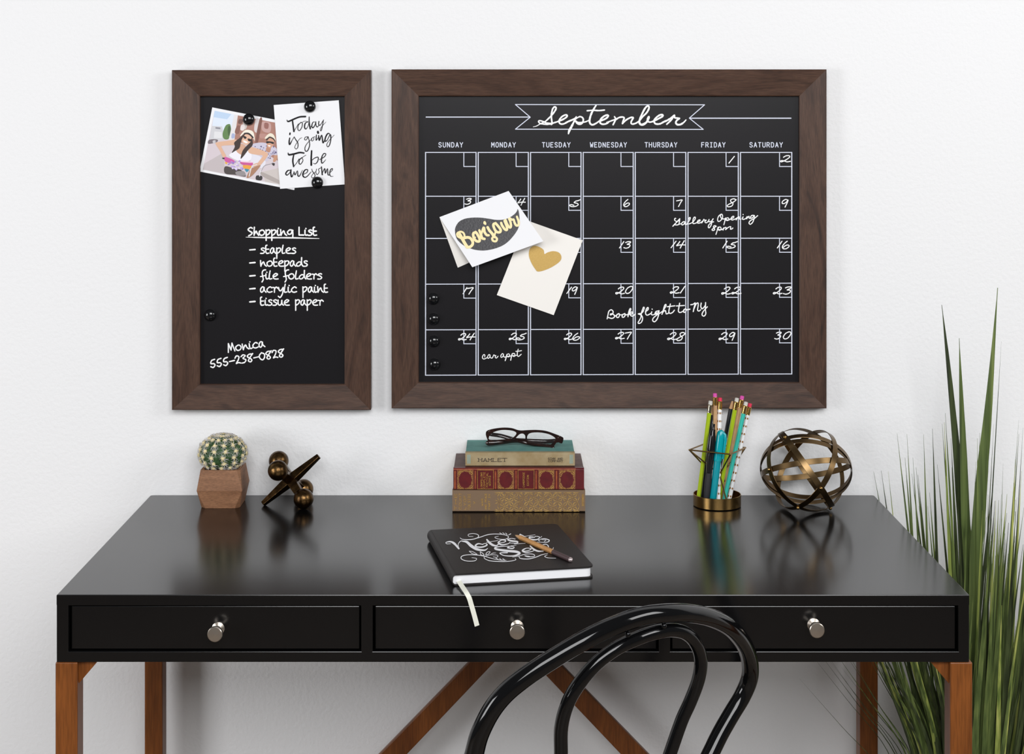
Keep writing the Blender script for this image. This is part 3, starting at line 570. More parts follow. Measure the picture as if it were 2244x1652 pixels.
for st, wd in (("275,385 300,412 400,370 500,332 602,325", [8, 24, 24, 24, 26]), ("372,385 385,480 400,588", [20, 22, 24]), ("400,588 440,520 480,450", 7), ("525,425 478,478 470,550 500,572 540,510 548,440 520,428", 11), ("540,430 590,405 645,415", 7), ("650,420 602,440 587,510 610,545 650,490 668,400", [8, 18, 18, 8, 8]), ("668,330 670,440 688,540", [12, 18, 22]), ("690,520 720,480", 7),
               ("770,420 732,430 715,500 738,522 772,470 785,412 790,480 812,510 845,470", [8, 16, 16, 8, 14, 10]), ("840,410 836,460 860,480 900,420 925,382", [14, 14, 9, 9]), ("918,392 900,500 880,575 865,558 885,510 965,420", [12, 12, 10, 7, 5]),
               ("326,702 316,765 325,818 370,740 405,682", [16, 20, 20, 9, 8]), ("331,618 327,640", 22), ("405,685 430,730 468,790 470,860 440,898 415,870 432,820 500,720 540,697", [10, 14, 12, 9, 8, 7, 6]), ("640,680 600,690 587,728 618,735 650,682", 10), ("650,680 670,760 675,840 640,928 602,930 595,870 640,790 722,718", [10, 12, 14, 12, 9, 6]),
               ("735,690 707,720 720,758 750,730 747,692 772,680", 9), ("797,650 792,742 830,690", [14, 16, 7]), ("822,592 826,614", 30), ("835,660 848,742 888,652 905,740 915,788 945,740", [16, 20, 12, 20, 20, 8]), ("1040,640 1002,622 962,680 946,758 985,742 1040,642 1050,720 1030,820 997,860 980,820 1012,758 1110,650", [10, 20, 20, 10, 16, 14, 10, 8, 5]),
               ("295,962 312,998 400,985 500,960 575,968", [8, 26, 26, 24, 22]), ("400,985 380,1100 395,1208", [18, 22, 20]), ("395,1208 450,1140 490,1070", 9), ("540,1050 497,1090 490,1150 520,1163 560,1100 548,1050 612,1005", [14, 16, 12, 9, 7]), ("712,930 705,1060 706,1180", [22, 24, 28]), ("706,1110 760,1060 825,1042 820,1110 780,1158 742,1148", [8, 12, 14, 12, 7]),
               ("850,1085 930,1040 963,990 930,976 895,1030 885,1110 902,1148 962,1085", [9, 12, 12, 14, 18, 14, 6]), ("332,1270 290,1280 255,1330 280,1358 330,1310 348,1262 345,1330 362,1390 400,1310", [12, 20, 18, 10, 18, 22, 8]), ("400,1300 420,1352 462,1280 470,1365 500,1370 550,1270", [14, 16, 8, 18, 14, 6]), ("560,1348 630,1310 640,1262 592,1270 557,1340 572,1388 622,1388 705,1300", [8, 12, 14, 20, 20, 14, 8]),
               ("715,1250 727,1290 770,1350 763,1390 730,1408 710,1388 732,1340 792,1290", [9, 12, 12, 9, 8, 7]), ("800,1250 787,1310 810,1350 845,1300 832,1257 872,1230", 9), ("885,1210 900,1350", [14, 20]), ("898,1330 942,1242 955,1322 992,1242 1000,1345 1030,1358", [8, 14, 16, 9, 16, 9]), ("1030,1320 1078,1270 1075,1242 1042,1270 1030,1340 1052,1380 1095,1378", [8, 10, 12, 14, 14, 10, 5])):
    I.stroke(st, [q_*1.2 for q_ in (wd if hasattr(wd, '__len__') else [wd, wd])], n=5)
b.build('brush_lettering', M['ink'], qc)
# ------------------------------------------------------------------ cards on the calendar board
c3 = lambda x, y: (950+x/5.697, 410+y/5.697)
hc = thing('heart_card', 'ivory card with a gold heart, tucked under the folded greeting card', 'card', tuple(onb(1190, 600)))
b = sheet([c3(1160, 412), c3(1862, 662), c3(1500, 1595), c3(790, 1345)], lift_y(0.0022), 0.0006); b.build('card_sheet', M['ivory'], hc)
b = MB(); I = Ink(b, lift_y(0.003), 950, 410, 5.697); I.fill("1385,832 1372,780 1310,740 1250,732 1202,770 1190,850 1220,940 1268,1018 1305,1052 1400,1030 1500,982 1580,920 1595,862 1560,812 1490,797 1425,812"); b.build('gold_heart', M['gold'], hc)
gc = thing('greeting_card', 'folded white greeting card with gold script on a black speech bubble', 'card', tuple(onb(1070, 500)))
hl, hr = onb(*c3(75, 375), 0.001), onb(*c3(938, 48), 0.001)
bl = P(*c3(485, 1000), YB-0.024)
nrm = (hr-hl).cross(bl-hl).normalized()
if nrm.y > 0: nrm = -nrm
fF = plane_map(hl, nrm)
b = sheet([c3(75, 375), c3(938, 48), c3(1165, 620), c3(303, 1005)], lift_y(0.0006), 0.0006); b.build('back_leaf', M['ivory'], gc)
b = MB(); q = [hl, hr, fF(*c3(1372, 676)), fF(*c3(485, 1000))]; b.prism(q, nrm*0.0006); b.build('front_leaf', M['paper'], gc)
b = MB(); I = Ink(b, fF, 990, 440, 13.2, lift=0.0008); I.fill("95,870 120,740 220,600 400,515 620,487 850,490 1080,520 1250,548 1450,550 1640,500 1800,400 1880,310 1913,240 1950,380 1962,560 1940,740 1880,880 1740,1070 1560,1240 1350,1350 1100,1418 880,1440 640,1410 400,1320 230,1200 130,1060"); b.build('speech_bubble', M['foilblack'], gc)
b = MB(); I = Ink(b, fF, 990, 440, 13.2, lift=0.0011)
for st, wd in (("225,960 300,1090 380,1230 450,1340", 82), ("260,1080 175,1030 160,945 255,895 338,930 372,1020 345,1075", 50), ("345,1085 450,1060 540,1085 605,1180 600,1270 530,1335 450,1345", 72), ("600,1180 640,1130 680,1060", 40), ("700,910 625,950 640,1070 710,1165 800,1170 800,1080 730,950 690,905", 68), ("800,855 840,960 880,1080 950,1105", [60, 72, 66]), ("860,960 910,800 935,790 950,900 1010,990 1070,1000", [50, 60, 66, 66, 60]), ("1040,770 1090,860 1170,950 1230,1040", [70, 72, 72, 90]), ("1220,1030 1170,1090 1200,1160 1280,1170 1310,1100 1250,1040", 56), ("1240,1000 1260,930 1270,880", 46), ("1270,650 1205,690 1240,820 1310,905 1400,905 1410,830 1330,720 1265,650", 66),
               ("1430,640 1460,720 1540,830 1600,840 1590,740 1530,580", [60, 66, 62, 60, 66]), ("1560,560 1610,690 1680,775 1715,740 1700,620 1660,520", [60, 64, 60, 60, 62]), ("1690,510 1740,550 1790,545 1820,640 1870,715 1930,700 1935,600 1885,460", [56, 54, 56, 62, 60, 62, 54])):
    I.stroke(st, [q_*1.1 for q_ in (wd if hasattr(wd, '__len__') else [wd, wd])])
I.fill("935,590 985,610 1000,690 960,695 915,655")
b.build('gold_script', M['palegold'], gc)
# ------------------------------------------------------------------ magnets
mg = None
MG = [((679.8, 233.5), 0.0026, 'round black magnet at the top edge of the white quote card'), ((545.8, 261.5), 0.0015, 'round black magnet at the top edge of the photo print'), ((696, 399.5), 0.0026, 'round black magnet at the bottom edge of the white quote card'), ((461, 690), 0.0003, 'lone round black magnet on the bare lower left of the small chalkboard'),
      ((949.8, 653.8), 0.0003, 'topmost of the four black magnets in a column on the calendar'), ((950.6, 698.3), 0.0003, 'second from top of the four black magnets in a column on the calendar'), ((951.1, 747), 0.0003, 'third from top of the four black magnets in a column on the calendar'), ((952.4, 797.4), 0.0003, 'lowest of the four black magnets in a column on the calendar')]
for (x, y), dy, lab in MG:
    q = onb(x, y, dy)
    if mg is None:
        b = MB(); R = 0.0099
        b.lathe([(R*0.96, 0), (R, 0.0008), (R, 0.0022)]+[(max(R*math.cos(a), 1e-6), 0.0022+0.0068*math.sin(a)) for a in [math.radians(t) for t in range(8, 91, 8)]]+[(1e-6, 0.009)], axisM((0, 0, 0), (0, -1, 0)), 32)
        mg = b.build('magnet', M['magnet']); o = mg
    else:
        o = mg.copy(); COL.objects.link(o)
    o.location = q; tag(o, lab, 'magnet', 'round black magnets on the boards')
# ------------------------------------------------------------------ things on the desk
T = ZT
# ---- potted cactus
M['planter'] = wood('beech_block', [(0.3, lin((122, 84, 58))), (0.7, lin((150, 108, 78)))], (14, 14, 60), 1.0, 0.6, 0.6, pore=(200, 60, 900), porestr=0.2, rot=(0, 0.6, 0.6))
M['cactus'] = pm('cactus_green', lin((34, 60, 30)), 0.5, var=(160, lin((62, 92, 52))), bump=(300, 0.3, 0.002))
M['cream'] = pm('cream_wool', lin((232, 216, 166)), 0.9, spec=0.1)
M['spine'] = pm('pale_spine', lin((206, 202, 200)), 0.6, spec=0.2)
s = 1349.0; pc = Vector(((477.5-CX)/s+0.0015, -0.1012+0.0375, T))
cx_ = (395/4.72+380); pc.x = ((238+712)/2/4.72+380-CX)/(s)
pl = thing('potted_cactus', 'round spiny cactus in a faceted wooden block planter on the left of the desk', 'cactus', tuple(pc))
h, tz, mz = 0.037, 0.0622, 0.030
def octa(e, r, zz): return [(-e, -r, zz), (e, -r, zz), (r, -e, zz), (r, e, zz), (e, r, zz), (-e, r, zz), (-r, e, zz), (-r, -e, zz)]
topo = octa(0.0272, 0.0325, tz); bot = octa(0.0242, 0.0315, 0.0); midv = [(-h, -h, mz), (h, -h, mz), (h, h, mz), (-h, h, mz)]
tin = octa(0.0235, 0.0275, tz); tin2 = octa(0.0235, 0.0275, tz-0.014)
V = [Vector(p)+pc for p in topo+bot+midv+tin+tin2]
fs = []
for k in range(4):                                   # side k: 0 front,1 right,2 back,3 left
    a, c = 2*k, 2*k+1; mL, mR = 16+k, 16+(k+1) % 4
    fs += [(a, c, mR, mL), (mL, mR, 8+c, 8+a), (c, (c+1) % 8, mR), (8+c, mR, 8+(c+1) % 8)]
fs += [tuple(range(8, 16))]
for i in range(8): fs += [(i, (i+1) % 8, 20+(i+1) % 8, 20+i), (20+i, 20+(i+1) % 8, 28+(i+1) % 8, 28+i)]
fs += [tuple(range(28, 36))]
b = MB(); b.add(V, fs); b.build('planter', M['planter'], pl, weld=True, bevel=0.0006)
cc = pc+Vector((-0.0015, 0.002, tz+0.0215)); RX, RZ = 0.0385, 0.0290
ar = []
NR = 13
for k in range(NR):
    for j in range(7):
        ph_ = math.radians(-42+j*19.5); th_ = 2*math.pi*(k+0.5*(j % 2)*0.35+0.06*j)/NR
        ar.append((math.cos(ph_)*math.cos(th_), math.cos(ph_)*math.sin(th_), math.sin(ph_)))
arn = np.array(ar)
b = MB(); vs_ = []; fs = []; SG, RG = 96, 56
for i in range(RG+1):
    ph_ = -math.pi/2+math.pi*i/RG
    for k in range(SG):
        th_ = 2*math.pi*k/SG; d = np.array([math.cos(ph_)*math.cos(th_), math.cos(ph_)*math.sin(th_), math.sin(ph_)])
        g = np.exp(-(((arn-d)**2).sum(1))/0.018).sum(); R_ = 0.93+0.085*min(g, 1.1)
        vs_.append(cc+Vector((d[0]*RX*R_, d[1]*RX*R_, d[2]*RZ*R_)))
for i in range(RG):
    for k in range(SG): fs.append((i*SG+k, i*SG+(k+1) % SG, (i+1)*SG+(k+1) % SG, (i+1)*SG+k))
b.add(vs_, fs, 0, True); cb = b.build('cactus_body', M['cactus'], pl, weld=True)
b = MB(); c2 = MB(); random.seed(5)
for d in ar:
    n = Vector(d); p = cc+Vector((n.x*RX*1.0, n.y*RX*1.0, n.z*RZ*1.0)); u = n.orthogonal().normalized(); v = n.cross(u)
    star = []
    b.ball(p, 0.0031, 10, 6, (1, 1, 1))
    for m_ in range(11):
        a = random.uniform(0, 6.28); L = random.uniform(0.0035, 0.006); dr = u*math.cos(a)+v*math.sin(a)
        b.tube([p+n*0.001, p+dr*0.0050+n*0.0012], [0.0007, 0.0002], 4, cap=False)
    for m_ in range(14):
        a = random.uniform(0, 6.28); L = random.uniform(0.006, 0.011); dr = u*math.cos(a)+v*math.sin(a)
        c2.tube([p+n*0.001, p+dr*L*0.5+n*0.003, p+dr*L+n*random.uniform(0.0, 0.003)], [0.00028, 0.00022, 0.0001], 4, cap=False)
b.build('areoles', M['cream'], cb); c2.build('spines', M['spine'], cb)
# ---- bronze jack
hub = Vector((-0.3598, -0.0708, 0.8008)); J = dict(ll=(-.4053, -.0753, .7624), ur=(-.3144, -.0662, .8393), ft=(-.376, -.1056, .8241), lb=(-.3436, -.0360, .7775), lf=(-.3356, -.0989, .7756), bt=(-.3840, -.0426, .8261))
jk = thing('jack_ornament', 'oversized bronze toy jack ornament leaning on the desk beside the cactus', 'ornament', (hub.x, hub.y, T))
A_ = (Vector(J['ur'])-Vector(J['ll'])).normalized(); B_ = (Vector(J['ft'])-Vector(J['lb'])).normalized(); B_ = (B_-A_*B_.dot(A_)).normalized(); C_ = A_.cross(B_)
if C_.dot(Vector(J['lf'])-hub) < 0: C_ = -C_
def taper(b_, p0, d, L, w0, w1, sx):
    sy = d.cross(sx); q = []
    for t, w_ in ((0, w0), (L, w1)):
        for i, j in ((-1, -1), (1, -1), (1, 1), (-1, 1)): q.append(p0+d*t+sx*i*w_+sy*j*w_)
    b_.add(q, [(0, 1, 2, 3), (7, 6, 5, 4)]+[(i, (i+1) % 4, 4+(i+1) % 4, 4+i) for i in range(4)])
s45 = (B_+C_).normalized()
b = MB()
for sg in (1, -1): taper(b, hub, A_*sg, 0.0597, 0.0076, 0.0036, B_)
b.build('spike', M['bronze'], jk, bevel=0.0009)
b = MB()
for d in (B_, -B_, C_, -C_): taper(b, hub, d, 0.040, 0.0078, 0.0062, A_)
b.build('arms', M['bronze'], jk, bevel=0.0008)
for d in (B_, -B_, C_, -C_):
    q = hub+d*0.0449; b = MB(); b.ball(q, 0.0165, 32, 20)
    dz = min(0, (q.z-0.0165)-T-0.0002)
    if dz < 0: b.v = [p-Vector((0, 0, dz)) for p in b.v]
    b.build('ball', M['bronze'], jk)
# ---- books
M['pages'] = pm('aged_page_edges', lin((214, 196, 160)), 0.85, spec=0.1)
M['teal'] = pm('teal_cloth', lin((102, 150, 142)), 0.75, spec=0.2, var=(60, lin((92, 138, 132))), bump=(1500, 0.2, 0.0005))
M['tan'] = pm('tan_cloth', lin((168, 152, 120)), 0.75, spec=0.2, var=(45, lin((148, 128, 92))), bump=(1500, 0.2, 0.0005))
M['maroon'] = pm('maroon_leather', lin((98, 24, 27)), 0.4, spec=0.4, var=(70, lin((82, 18, 24))))
M['marble'] = pm('brown_marbled_board', lin((104, 78, 72)), 0.6, var=(80, lin((84, 62, 60))))
M['rust'] = pm('rubbed_rust_leather', lin((166, 84, 44)), 0.5, var=(120, lin((128, 52, 34))))
M['drab'] = pm('drab_taupe_cloth', lin((124, 102, 80)), 0.75, spec=0.2, var=(40, lin((124, 102, 82))), bump=(1500, 0.2, 0.0005))
M['goldstamp'] = pm('gold_stamping', lin((206, 164, 78)), 0.45, metal=0.25, var=(240, lin((176, 132, 56))))
M['goldstamp3'] = pm('worn_gold_stamping', lin((196, 158, 86)), 0.5, metal=0.2, var=(160, lin((146, 112, 66))))
M['darkprint'] = pm('dark_brown_print', lin((40, 30, 26)), 0.7)
M['paleprint'] = pm('pale_blue_print', lin((150, 190, 186)), 0.7)
def book(name, label, xl, xr, yf, yb_, z0, z1, board, spine, bt=0.003):
    r = thing(name, label, 'book', ((xl+xr)/2, (yf+yb_)/2, z0), 'old books stacked on the desk')
    b = MB(); b.box(xl+0.0005, xr-0.0005, yf+0.003, yb_, z0, z0+bt); b.box(xl+0.0005, xr-0.0005, yf+0.003, yb_, z1-bt, z1); b.build('boards', board, r, bevel=0.0006)
    b = MB(); b.prism([(xl, yf+a, z0+c) for a, c in ((0.012, 0.0001), (0.003, 0), (0, 0.0015), (0, z1-z0-0.0015), (0.003, z1-z0+0.0002), (0.012, z1-z0+0.0002), (0.012, z1-z0-bt), (0.006, z1-z0-bt), (0.006, bt), (0.012, bt))], (xr-xl, 0, 0)); sp_ = b.build('spine', spine, r, bevel=0.0005)
    b = MB(); b.box(xl+0.003, xr-0.003, yf+0.006, yb_-0.003, z0+bt, z1-bt); b.build('page_block', M['pages'], r)
    return r, sp_
yb3, yb2, yb1 = -0.120, -0.1185, -0.1057
z3 = P(0, 1074.9, yb3).z; z2 = P(0, 1026.4, yb2).z; z1 = P(0, 992.4, yb1).z
B3, S3 = book('book', 'thick taupe book with gold stamped pattern at the bottom of the stack', P(991.3, 0, yb3).x, P(1282.5, 0, yb3).x, yb3, -0.004, T+0.0004, z3, M['drab'], M['drab'])
B2, S2 = book('book', 'maroon leather book with gilt panelled spine in the middle of the stack', P(993.5, 0, yb2).x, P(1280, 0, yb2).x, yb2, -0.003, z3+.0003, z2, M['marble'], M['maroon'])
B1, S1 = book('book', 'teal and tan old book on top of the stack under the eyeglasses', P(1019.7, 0, yb1).x, P(1259.7, 0, yb1).x, yb1, -0.002, z2+.0003, z1, M['teal'], M['tan'], 0.0025)
def onp(y): return lambda px, py, lift=0.0: P(px, py, y-lift)
K8 = 6.233
b = MB(); I = Ink(b, onp(yb1), 960, 900, K8)
caps(I, 'HAMLET', 553, 695, 932, 46, 6.5, 0.72, serif=True); b.build('title_lettering', M['darkprint'], S1)
b = MB(); I = Ink(b, onp(yb1), 960, 900, K8)
caps(I, 'GINN AND', 1505, 667, 1703, 25, 3.8, 0.7, serif=True); caps(I, 'COMPANY', 1507, 699, 1703, 25, 3.8, 0.72, serif=True); b.build('imprint_lettering', M['darkprint'], S1)
for x0 in (400, 1800):
    b = MB(); I = Ink(b, onp(yb1), 960, 900, K8)
    for dx in (0, 10, 20, 30, 40): I.stroke([(x0+dx, 600), (x0+dx, 722)], 4, ends=False)
    b.build('spine_bars', M['paleprint'], S1)
K = 7.0125
M['gilt'] = pm('rubbed_gilt_leather', lin((148, 104, 58)), 0.45, metal=0.1, var=(420, lin((112, 56, 38))))
random.seed(11)
for x0, x1 in ((150, 405), (772, 1028), (1400, 1648), (1715, 1970)):
    b = MB(); I = Ink(b, onp(yb2), 980, 1010, K, mi=0); cxm = (x0+x1)/2
    I.fill([(x0, 135), (x1, 135), (x1, 432), (x0, 432)], False)
    I.l = 0.0004; I.mi = 1; I.fill([(cxm+(100+5*math.cos(11*t))*math.cos(t), 290+(127+5*math.cos(11*t))*math.sin(t)) for t in [2*math.pi*i/66 for i in range(66)]], False)
    I.l = 0.0005; I.mi = 2
    for sx in (-1, 1):
        for sy in (-1, 1):
            for t in range(5):
                a = math.radians(22+t*12); rx, ry_ = 104+6*(t % 2), 132+8*(t % 2)
                px_, py_ = cxm+sx*rx*math.cos(a), 290+sy*ry_*math.sin(a)
                I.stroke([(px_, py_), (px_+sx*random.uniform(2, 12), py_+sy*random.uniform(4, 16))], [9, 4])
            I.stroke([(cxm+sx*116, 290+sy*92), (cxm+sx*96, 290+sy*118), (cxm+sx*68, 290+sy*134)], [4, 10, 4], n=4)
    for sy in (-1, 1):
        for t in range(9): I.disc((x0+18+t*(x1-x0-36)/8, 290+sy*(139 if t % 2 else 134)), 4.5, 7)
    b.build('gilt_panel', [M['gilt'], M['maroon'], M['goldstamp']], S2)
for x0, x1, tx in ((465, 712, (('LONGFELLOWS', 540, 420, 175), ('COMPLETE', 583, 418, 170), ('POETICAL', 627, 402, 180), ('WORKS', 668, 380, 226))), (1088, 1335, (('CAMBRIDGE', 1188, 405, 175), ('EDITION', 1252, 378, 218)))):
    b = MB(); I = Ink(b, onp(yb2), 980, 1010, K)
    I.stroke([(x0, 140), (x1, 140), (x1, 430), (x0, 430), (x0, 140)], 5, straight=True)
    for t, x, a, c in tx: caps(I, t, x, a, None, 26, 3.6, 0.7, up=c)
    b.build('title_panel', M['goldstamp'], S2)
for x in (120, 432, 742, 1058, 1367, 1680):
    q0 = P(980+x/K, 1010+150/K, yb2); q1 = P(980+x/K, 1010+428/K, yb2)
    b = MB(); b.tube([q0, (q0+q1)/2, q1], 0.0014, 8); b.build('raised_band', M['rust'], S2)
b = MB(); b.tube([P(994, 1028.3, yb2+0.0005), P(1262, 1028.0, yb2+0.0005)], 0.0011, 8); b.build('rubbed_edge', M['rust'], S2)
b = MB(); I = Ink(b, onp(yb3), 980, 1010, K)
for t, x, a, c in (('THE', 148, 755, 500), ('COUNT', 218, 745, 490), ('LYOF', 290, 745, 530), ('TOLSTOI', 355, 750, 505), ('V', 430, 660, 625), ('WAR', 552, 688, 580), ('AND PEACE', 606, 745, 500), ('PART IV', 660, 740, 510)):
    caps(I, t, x, a, None, 36 if x < 400 else 27, 4.5, 0.7, up=c)
b.build('gold_lettering', M['goldstamp'], S3)
b = MB(); I = Ink(b, onp(yb3), 980, 1010, K); caps(I, 'SCRIBNERS', 2098, 690, None, 27, 4.5, 0.7, up=510); b.build('imprint_lettering', M['goldstamp'], S3)
b = MB(); I = Ink(b, onp(yb3), 980, 1010, K)
random.seed(4)
for kx in range(17):
    x = 800+kx*75
    for row in range(3):
        yy = (490, 628, 766)[row] if kx % 2 == 0 else (560, 697, 697)[row]
        if kx % 2 and row == 2: continue
        for j in range(8):
            a = 2*math.pi*(j+0.5)/8+random.uniform(-.06, .06); L = random.uniform(66, 80); ux, uy = math.cos(a), math.sin(a)
            e = [(x+ux*r_, min(max(yy+uy*r_, 484), 772)) for r_ in (14, L*0.55, L)]
            if max(abs(e[0][1]-e[2][1]), abs(e[0][0]-e[2][0])) < 12 or e[2][0] > 2035: continue
            I.stroke(e, [3, random.uniform(10, 14), 3], n=4)
        I.disc((x, yy), 9)
b.build('gold_pattern', M['goldstamp3'], S3)
# ---- eyeglasses
M['tort'] = pm('dark_tortoiseshell', lin((20, 13, 12)), 0.12, spec=0.6, var=(90, lin((40, 20, 14))))
m, nt, bs = nmat('spectacle_glass'); nt.nodes.remove(bs); tr = nt.nodes.new('ShaderNodeBsdfTransparent'); gl = nt.nodes.new('ShaderNodeBsdfGlossy'); gl.inputs['Roughness'].default_value = 0.03
mx = nt.nodes.new('ShaderNodeMixShader'); mx.inputs[0].default_value = 0.07; nt.links.new(tr.outputs[0], mx.inputs[1]); nt.links.new(gl.outputs[0], mx.inputs[2]); nt.links.new(mx.outputs[0], nt.nodes['Material Output'].inputs[0]); M['lens'] = m
g0 = P(960+1540/K8, 900+503/K8, -0.063); g0.z = z1+0.0012
tilt = math.radians(5); gn = Vector((0, -math.cos(tilt), math.sin(tilt)))
gf = plane_map(g0, gn); ge = lambda x, y, l=0.0: gf(960+x/K8, 900+y/K8, l)
eg = thing('eyeglasses', 'folded dark tortoiseshell eyeglasses resting on the top book', 'eyeglasses', (g0.x-0.04, g0.y, z1))
outl = cr(pts("652,325 658,285 695,262 780,242 900,230 1010,238 1085,262 1140,270 1220,265 1340,262 1470,275 1600,318 1690,355 1713,378 1702,432 1680,446 1625,430 1585,480 1545,502 1480,496 1380,480 1270,460 1212,440 1192,400 1190,345 1170,318 1140,312 1108,325 1080,352 1040,390 990,412 880,418 760,418 690,412 668,378"), 4, True)
inL = cr(pts("698,392 696,358 720,318 780,284 880,263 1000,270 1060,292 1066,320 1034,358 990,380 880,394 765,398"), 5, True)
inR = cr(pts("1226,416 1216,365 1234,322 1284,300 1400,298 1516,322 1590,364 1600,390 1574,432 1524,468 1440,464 1320,446 1250,432"), 5, True)
bm = bmesh.new(); edges = []
for lp in (outl, inL, inR):
    vv = [bm.verts.new(ge(*p)) for p in lp]
    edges += [bm.edges.new((vv[i], vv[(i+1) % len(vv)])) for i in range(len(vv))]
bmesh.ops.triangle_fill(bm, edges=edges, use_beauty=True, normal=gn)
fl = list(bm.faces); ex = bmesh.ops.extrude_face_region(bm, geom=fl)
for v in ex['geom']:
    if isinstance(v, bmesh.types.BMVert): v.co -= gn*0.0032
bmesh.ops.recalc_face_normals(bm, faces=bm.faces)
me = bpy.data.meshes.new('front_frame')
for v in bm.verts: v.co -= ORG[eg]
bm.to_mesh(me); bm.free(); me.materials.append(M['tort']); o = bpy.data.objects.new('front_frame', me); COL.objects.link(o); o.parent = eg; ORG[o] = ORG[eg]
bv = o.modifiers.new('bevel', 'BEVEL'); bv.width = 0.0006; bv.segments = 2; bv.limit_method = 'ANGLE'
gfr = o
for lp in (inL, inR):
    cxl = np.mean([p[0] for p in lp]); cyl = np.mean([p[1] for p in lp])
    q = [ge(cxl+(p[0]-cxl)*1.03, cyl+(p[1]-cyl)*1.04, -0.0008) for p in lp]
    b = MB(); b.prism(q, gn*-0.0012); b.build('lens', M['lens'], eg)
def tem(pt):                                   # points: crop x, crop y, depth
    c = cr([tuple(P(960+x/K8, 900+y/K8, y_)) for x, y, y_ in pt], 6); n = len(c); b = MB()
    b.tube(c, [(0.0034+0.0012*(i/n)**2)*(1 if i < n-3 else (0.9, 0.7, 0.3)[i-n+3]) for i in range(n)], 10, sq=0.62, ref=(0, 0, 1)); return b.build('temple_arm', M['tort'], eg)
yq = g0.y
tem([(690, 300, yq+0.010), (710, 318, yq+0.016), (860, 342, yq+0.020), (1010, 385, yq+0.018), (1180, 425, yq+0.013), (1400, 468, yq+0.010), (1520, 492, yq+0.004), (1585, 505, yq-0.002)])
tem([(1680, 395, yq+0.008), (1640, 405, yq+0.014), (1480, 418, yq+0.020), (1250, 412, yq+0.019), (1050, 405, yq+0.014), (880, 425, yq+0.006), (740, 440, yq-0.002), (650, 440, yq-0.008)])
for x, y in ((690, 284), (705, 272), (1640, 366), (1655, 346)):
    b = MB(); b.ball(ge(x, y, 0.0002), 0.0006, 10, 6); b.build('rivet', M['nickel'], gfr)
# ---- notebook
M['leather'] = pm('black_leatherette', lin((30, 26, 25)), 0.48, spec=0.4, bump=(900, 0.25, 0.0008))
M['ribbon'] = pm('ivory_satin_ribbon', lin((232, 232, 218)), 0.45, spec=0.4)
na = math.radians(11.06); u = Vector((math.cos(na), math.sin(na), 0)); v = Vector((-math.sin(na), math.cos(na), 0)); n0 = Vector((-0.0795, -0.5253, T)); NW, NL, NT = 0.1996, 0.2345, 0.0168
nb = thing('notebook', 'black covered notebook with ornate white lettering lying on the desk', 'notebook', tuple(n0+u*NW/2+v*NL/2))
def nq(a, c, hz): return n0+u*a+v*c+Vector((0, 0, hz))
def rr2(a0, a1, c0, c1, r): 
    out = [(a0, c0)]
    for cx2, cy2, s0 in ((a1-r, c0+r, -90), (a1-r, c1-r, 0)):
        out += [(cx2+r*math.cos(math.radians(s0+i*18)), cy2+r*math.sin(math.radians(s0+i*18))) for i in range(6)]
    return out+[(a0, c1)]
b = MB()
for hz, th_ in ((0.0002, 0.0019), (NT-0.0021, 0.0021)): b.prism([nq(a, c, hz) for a, c in rr2(0.006, NW, 0, NL, 0.009)], (0, 0, th_))
sec = []
for i in range(9):
    t = math.pi/2+math.pi*i/8; sec.append((0.0065+0.0065*math.cos(t), NT/2+NT/2*math.sin(t)))
sec2 = [(0.0065+0.0048*math.cos(math.pi/2+math.pi*i/8), NT/2+(NT/2-0.002)*math.sin(math.pi/2+math.pi*i/8)) for i in range(8, -1, -1)]
ring = sec+sec2; n = len(ring)
b.add([nq(a, 0, hz) for a, hz in ring]+[nq(a, NL, hz) for a, hz in ring], [(i, (i+1) % n, n+(i+1) % n, n+i) for i in range(n)]+[list(range(n)), list(range(2*n-1, n-1, -1))])
for k_ in (0.0165,): b.add([nq(k_, 0.004, NT+0.00004), nq(k_+0.0008, 0.004, NT+0.00004), nq(k_+0.0008, NL-0.004, NT+0.00004), nq(k_, NL-0.004, NT+0.00004)], [(0, 1, 2, 3)])
nc = b.build('cover', M['leather'], nb, bevel=0.0007)
b = MB(); b.prism([nq(a, c, 0.0022) for a, c in rr2(0.0025, NW-0.003, 0.003, NL-0.003, 0.007)], (0, 0, NT-0.0044)); b.build('page_block', M['paper'], nb, bevel=0.0006)
b = MB(); rp = [G(1004.5, 1272, T+0.006), G(1011.5, 1283, T+0.0042), G(1018, 1292.5, T+0.0036), P(1023.3, 1301, YF-0.0004), P(1028.5, 1311, YF-0.0030), P(1033, 1326, YF-0.0028), P(1038.5, 1345, YF-0.0026), P(1045.5, 1371.5, YF-0.0016)]
rp = cr([tuple(p) for p in rp], 6); wv = np.array((0.0030, 0.0006, 0.0009))
m_ = len(rp); tops = [tuple(p-wv) for p in rp]+[tuple(p+wv) for p in rp]
off = np.array((0, -0.0003, 0.0003)); lay = tops+[tuple(np.array(p)+off) for p in tops]
fs = [(i, i+1, m_+i+1, m_+i) for i in range(m_-1)]+[(2*m_+i, 3*m_+i, 3*m_+i+1, 2*m_+i+1) for i in range(m_-1)]+[(i, 2*m_+i, 2*m_+i+1, i+1) for i in range(m_-1)]+[(m_+i, m_+i+1, 3*m_+i+1, 3*m_+i) for i in range(m_-1)]+[(0, m_, 3*m_, 2*m_), (m_-1, 3*m_-1, 4*m_-1, 2*m_-1)]
b.add(lay, fs, 0, True); b.build('ribbon_marker', M['ribbon'], nb)
ntop = T+NT
b = MB(); I = Ink(b, lambda px, py, l=0.0: G(px, py, ntop+0.0001+l), 960, 1150, 7.48, lift=0.00012)
